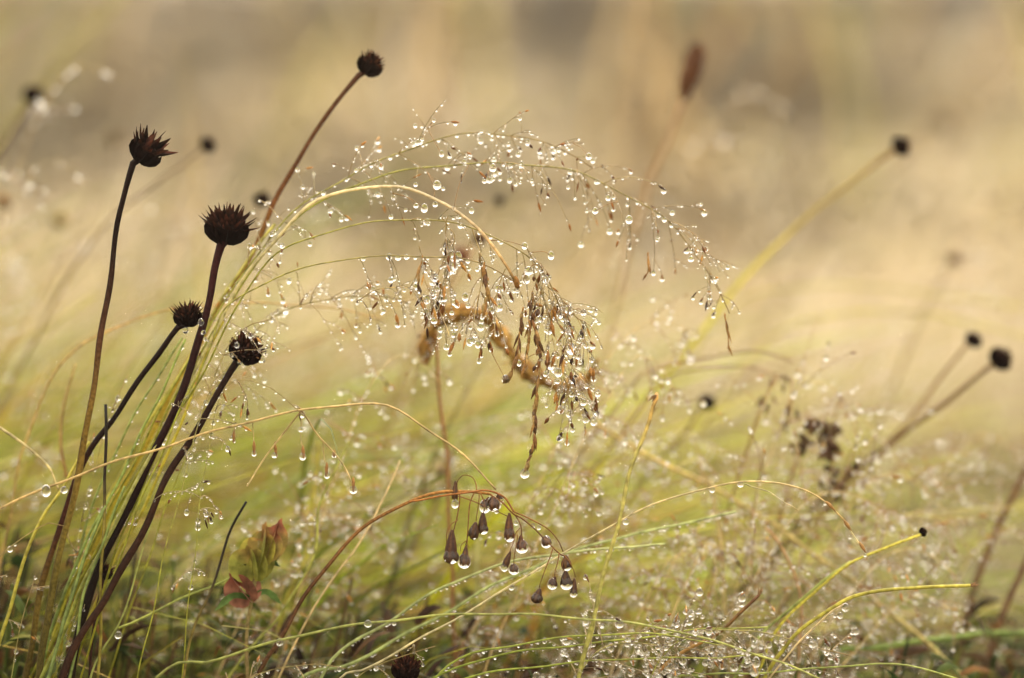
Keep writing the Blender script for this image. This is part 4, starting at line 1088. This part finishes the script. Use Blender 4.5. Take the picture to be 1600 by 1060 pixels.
# ---------------------------------------------------------------- pink green inflated buds
def bud_plant():
    d = .955; rng = random.Random(2)
    line = trace([(385, 1075), (386, 1010), (390, 960), (395, 925), (400, 880), (405, 845)], d, d, n=40)
    th = empty("bud_plant", (line[0].x, line[0].y, 0)); tag(th, "small plant with inflated pink and green buds at lower left", 'wildflower')
    a = MB(); a.tube(line, pxr(3.2), pxr(3), [(0, (.10, .05, .03)), (1, (.18, .14, .05))], 7); a.build("stem", M_STEM, th)
    for (c, ang, L, w, base, tip, lab) in [((404, 880), 80, 42, 40, (.34, .36, .06), (.50, .34, .12), None), ((396, 900), 100, 38, 46, (.30, .34, .06), (.42, .36, .10), "green bud with a split lip"),
                                 ((392, 938), 128, 42, 36, (.42, .20, .12), (.48, .18, .13), "pink bud hanging lowest"), ((415, 872), 70, 46, 30, (.36, .30, .08), (.45, .18, .12), "reddish topmost bud")]:
        m = MB(); dirn = RT * math.cos(R(ang)) + UP * math.sin(R(ang))
        p0 = P(c[0], c[1], d)
        L *= 1.3; w *= 1.2; base = (base[0] * .72, base[1] * .62, base[2] * .6); tip = (tip[0] * .62, tip[1] * .5, tip[2] * .4)
        for k in range(6):
            ph = k * 2.4 + rng.uniform(-.3, .3); sd3 = RT * math.cos(ph) + FWD * math.sin(ph)
            sd3 = (sd3 - dirn * sd3.dot(dirn)).normalized()
            L *= .97; g = rng.uniform(.75, 1.1); op = rng.uniform(.0, .10)
            q = [p0, p0 + dirn * pxr(L * .25 * g, d) + sd3 * pxr(w * .36, d), p0 + dirn * pxr(L * .6 * g, d) + sd3 * pxr(w * .40, d),
                 p0 + dirn * pxr(L * .95 * g, d) + sd3 * pxr(w * op, d), p0 + dirn * pxr(L * 1.15 * g, d) + sd3 * pxr(w * op * .8, d)]
            m.blade(smooth(q, 12), pxr(w * .55, d), [(0, jit(base, .25, rng)), (.55, jit(base, .25, rng)), (.8, tip), (1, tip)], side=sd3.cross(dirn), fold=.1, twist=0)
        o = m.build("bud", M_LEAF, th)
        if lab: o['label'] = lab
    for (x0, y0, x1, y1, dy) in [(393, 935, 335, 955, -.006), (395, 932, 440, 945, .006), (405, 890, 434, 862, .004), (408, 900, 438, 886, 0)]:
        p, q = P(x0, y0, d), P(x1, y1, d + dy)
        m = MB(); m.blade(smooth([p, (p + q) / 2 + Vector((0, 0, .003)), q], 10), pxr(13), [(0, (.06, .13, .03)), (1, (.12, .18, .05))], side=Vector((.1, 1, .5))); m.build("leaf", M_LEAF, th)
bud_plant()

# blurred brown withered clusters at the right
def withered(label, pts, d, seed, n=16, w=7):
    rng = random.Random(seed); line = trace(pts, d, d, n=30)
    th = empty("withered_cluster", (line[0].x, line[0].y, 0)); tag(th, label, 'withered flowers', 'blurred withered brown clusters')
    a = MB(); a.tube(line, pxr(2.2), pxr(1.5), BROWN, 6); a.build("stem", M_STEM, th)
    for i in range(n):
        m = MB(); p = line[-1 - rng.randrange(5)] + Vector((rng.gauss(0, .0021), rng.gauss(0, .0016), rng.gauss(0, .0019)))
        m.spindle(p, Vector((rng.gauss(0, .4), rng.gauss(0, .3), -1)), pxr(rng.uniform(12, 26)), pxr(w * rng.uniform(.7, 1.2)), jit((.09, .042, .017), .4, rng), 5, 4); m.build("husk", M_HUSK, th)
withered("brown withered cluster hanging in the blurred pink panicle at right", [(1200, 860), (1240, 740), (1270, 660), (1295, 670), (1302, 735)], 1.02, 61, 60, 11)
withered("small dark withered cluster under the end of the brown arches", [(1150, 760), (1190, 640), (1220, 580), (1238, 600), (1232, 665)], 1.015, 62, 13, 6)
withered("brown withered head right beside the larger withered cluster", [(1260, 860), (1310, 760), (1335, 700), (1340, 720)], 1.025, 63, 12, 8)
withered("dim brown withered cluster between the pods and the hooked stem", [(880, 980), (910, 880), (925, 780), (935, 800)], 1.05, 64, 12, 6)
withered("olive brown withered leaf clump left of the long husk strand", [(640, 880), (680, 780), (700, 700), (705, 745)], 1.06, 65, 20, 10)
withered("dark withered scrap at the lower left by the beaded twig", [(60, 1080), (95, 960), (110, 900), (118, 880)], .97, 66, 18, 6)

# forked twigs with drop tipped spikelets under the crossing straw
def hanging_twigs():
    d = .938
    th = empty("forked_spikelet_twig", P(471, 645, d)); tag(th, "forked straw twig under the crossing straw, brown spikelets tipped with drops", 'seed twig')
    def tw(pts, w=1.3):
        m = MB(); m.tube(trace(pts, d, d, root=False, n=18), pxr(w), pxr(w * .7), STRAW, 5); m.build("twig", M_GRASS, th)
    tw([(470, 643), (445, 675), (415, 715), (386, 760)], 1.6); tw([(472, 643), (495, 675), (522, 705), (540, 735), (552, 762)], 1.6)
    tw([(470, 645), (471, 680), (473, 700)], .9); tw([(430, 690), (429, 705)], .9); tw([(505, 690), (508, 715), (511, 730)], .9); tw([(395, 660), (396, 690)], .8); tw([(366, 668), (366, 685)], .8)
    for (x, y, yd, r) in [(397, 688, 709, 4.3), (429, 690, 712, 4.6), (473, 695, 714, 5.6), (511, 722, 743, 4.8), (552, 745, 766, 6.2), (366, 672, 690, 2.6), (522, 703, 712, 4)]:
        m = MB(); m.spindle(P(x, y, d), -UP + RT * ((x % 5) - 2) * .06, pxr(yd - y + 3), pxr(5.5), (.36, .18, .05), 6, 5); m.build("spikelet", M_HUSK, th)
        DROPS.append((P(x, yd, d), pxr(r), 'twig'))
hanging_twigs()

# drooping tip of the pale arching stem
def drooping_tip():
    line = trace([(1318, 812), (1330, 828), (1342, 846), (1352, 863)], .94, .94, root=False, n=16)
    th = empty("drooping_spikelets", line[0]); tag(th, "slim brown spikelets at the drooping end of the fine pale stem", 'spikelets')
    a = MB(); a.tube(line, pxr(1.3), pxr(1), PALE, 5); a.build("stem", M_GRASS, th)
    for q, ang in (((1290, 783), -45), ((1318, 812), -55), ((1342, 846), -58)):
        p = P(q[0], q[1], .939); m = MB()
        m.spindle(p, RT * math.cos(R(ang)) + UP * math.sin(R(ang)), pxr(22), pxr(6), (.40, .22, .07), 6, 5); m.build("spikelet", M_HUSK, th)
    drop(P(1352, 866, .94), .0006, None); drop(P(1328, 838, .94), .0006, None)
drooping_tip()

# drops placed by eye on the sharp stems
for (x, y, r, dd) in [(978, 816, 5, .938), (1321, 950, 6, .938), (575, 975, 6, .929), (437, 1004, 5.5, .93), (915, 970, 6.5, .932), (290, 517, 5, .937), (314, 504, 5, .937), (318, 520, 4, .937), (370, 540, 4.2, .928), (362, 556, 3.0, .928), (411, 564, 3.6, .932),
                      (72, 768, 8, .93), (100, 766, 6, .93), (608, 402, 5, .94), (622, 403, 5, .94), (635, 402, 4, .94), (470, 672, 4, .93), (185, 993, 6, .945), (983, 344, 6, .94)]:
    DROPS.append((P(x, y, dd), pxr(r), 'stems'))
# larger hanging drops in the crowded centre
_r = random.Random(99)
for (x, y, r) in [(862, 572, 9), (872, 583, 8), (871, 556, 5), (858, 518, 6.5), (893, 518, 6.5), (910, 520, 6), (845, 500, 6), (916, 540, 5.5), (904, 558, 5.5), (893, 543, 7), (864, 495, 5), (820, 385, 6), (811, 568, 5), (790, 593, 8), (876, 641, 7), (911, 629, 7), (893, 617, 5), (861, 400, 6.5), (826, 424, 8), (822, 437, 8), (780, 452, 8), (697, 393, 8), (716, 402, 8), (688, 418, 3), (667, 469, 7), (676, 475, 5), (675, 459, 6), (846, 422, 5), (889, 485, 8), (875, 490, 6), (751, 512, 7), (752, 503, 5), (650, 322, 5), (688, 468, 6), (768, 486, 6),
                  (912, 489, 6), (735, 512, 4), (709, 326, 4), (683, 290, 8), (663, 326, 7), (680, 320, 5), (770, 263, 7), (765, 282, 6.5), (920, 245, 6), (690, 241, 5), (930, 330, 6)]:
    _p = P(x, y, .94 + _r.uniform(-.003, .003))
    _c = [(q, t) for q, t in NODES if q.z > _p.z + .001]
    _q, _th = min(_c, key=lambda a: (a[0] - _p).length)
    _m = MB(); _mid = (_q + _p) / 2 + Vector((_r.uniform(-.001, .001), 0, .0008)); _m.tube(smooth([_q, _mid, _p], 8), .00015, .0001, (.34, .2, .08), 4); _m.build("branch", M_HUSK, _th)
    DROPS.append((_p, pxr(r * .85), 'centre'))

def ico(sub):
    import bmesh
    bm = bmesh.new(); bmesh.ops.create_icosphere(bm, subdivisions=sub, radius=1)
    V = np.array([v.co[:] for v in bm.verts]); F = np.array([[v.index for v in f.verts] for f in bm.faces]); bm.free()
    z = V[:, 2].copy()
    up = np.clip(z, 0, 1)
    V[:, 0] *= 1 - .14 * up; V[:, 1] *= 1 - .14 * up; V[:, 2] = z * np.where(z > 0, 1.12, .98)
    return V, F

def build_dew():
    def screen(c):
        v = c - CAMP; dd = v.dot(FWD)
        return 800 + v.dot(RT) / dd / K, 530 - v.dot(UP) / dd / K, dd
    infr = []
    for i, (c, r, ow) in enumerate(DROPS):
        x, y, dd = screen(c)
        if -5 < x < 1605 and -5 < y < 1065: infr.append((r / dd / (1 + abs(dd - D0) * 6), i))
    infr.sort(reverse=True)
    big = set(i for _, i in infr[:300])
    V3, F3 = ico(3)
    me = raw_mesh("dewdrop", V3, F3, None, M_WATER)
    names = {}
    for i in sorted(big):
        c, r, ow = DROPS[i]
        o = bpy.data.objects.new("dewdrop", me); COL.objects.link(o)
        o.location = c; q_ = ((i * 7919) % 101) / 101; z_ = 1 + .38 * (q_ - .3); o.scale = (r * (1.04 - .12 * q_), r * (1.04 - .12 * q_), r * z_); o.rotation_euler = (0, 0, (i * 1.3) % 6.28)
        if ow == 'pod': lab = "heavy clear water drop filling a nodding brown pod at bottom centre"
        elif ow == 'strand': lab = "clear water drop clinging to a hanging brown husk strand in the centre"
        elif ow == 'twig': lab = "clear drop at the tip of a spikelet under the crossing straw"
        elif ow == 'centre': lab = "round clear drop in the crowded sparkling centre of the panicles"
        elif ow == 'pale': lab = "clear drop at the brown tip of the thick cream blade"
        elif ow == 'stems' or ow is None: lab = "lone clear drop clinging to a bare stem or dark head"
        else: lab = "clear drop on the " + ow.split(',')[0]
        w = lab.split()
        if len(w) > 16: lab = ' '.join(w[:16])
        tag(o, lab, 'dewdrop', lab)
    rest = [(c, r) for i, (c, r, ow) in enumerate(DROPS) if i not in big]
    fine = [(c, r) for c, r in rest if r > .00042]; tiny = [(c, r) for c, r in rest if r <= .00042]
    Vs = []; Fs = []; n0 = 0
    for sub, lst in ((2, fine), (1, tiny)):
        if not lst: continue
        Vt, Ft = ico(sub)
        C = np.array([tuple(c) for c, r in lst]); Rr = np.array([r for c, r in lst])
        V = (C[:, None] + Vt[None] * Rr[:, None, None]).reshape(-1, 3)
        F = ((np.arange(len(lst)) * len(Vt))[:, None, None] + Ft[None]).reshape(-1, 3) + n0
        Vs.append(V); Fs.append(F); n0 += len(V)
    o = bpy.data.objects.new("dew", raw_mesh("dew", np.concatenate(Vs), np.concatenate(Fs), None, M_WATER)); COL.objects.link(o)
    tag(o, "countless fine beads of dew strung along the grass", None, None, 'stuff'); o['category'] = 'dew'
    print("drops", len(DROPS), "fine", len(fine), "tiny", len(tiny))
build_dew()

def haze():
    import bmesh
    bm = bmesh.new(); bmesh.ops.create_cube(bm, size=1)
    me = bpy.data.meshes.new("haze"); 
    for v in bm.verts: v.co = Vector((v.co.x * 1240, v.co.y * 1240 + 300, v.co.z * 4 + .6))
    bm.to_mesh(me); bm.free()
    m = bpy.data.materials.new("haze_air"); m.use_nodes = True
    t = m.node_tree
    for n in list(t.nodes): t.nodes.remove(n)
    o_ = t.nodes.new("ShaderNodeOutputMaterial"); v = t.nodes.new("ShaderNodeVolumePrincipled")
    v.inputs['Color'].default_value = (.97, .92, .84, 1); v.inputs['Density'].default_value = .006; v.inputs['Anisotropy'].default_value = .3
    t.links.new(v.outputs[0], o_.inputs['Volume']); me.materials.append(m)
    o = bpy.data.objects.new("haze", me); COL.objects.link(o); tag(o, "thin morning mist over the meadow", kind='stuff')
haze()
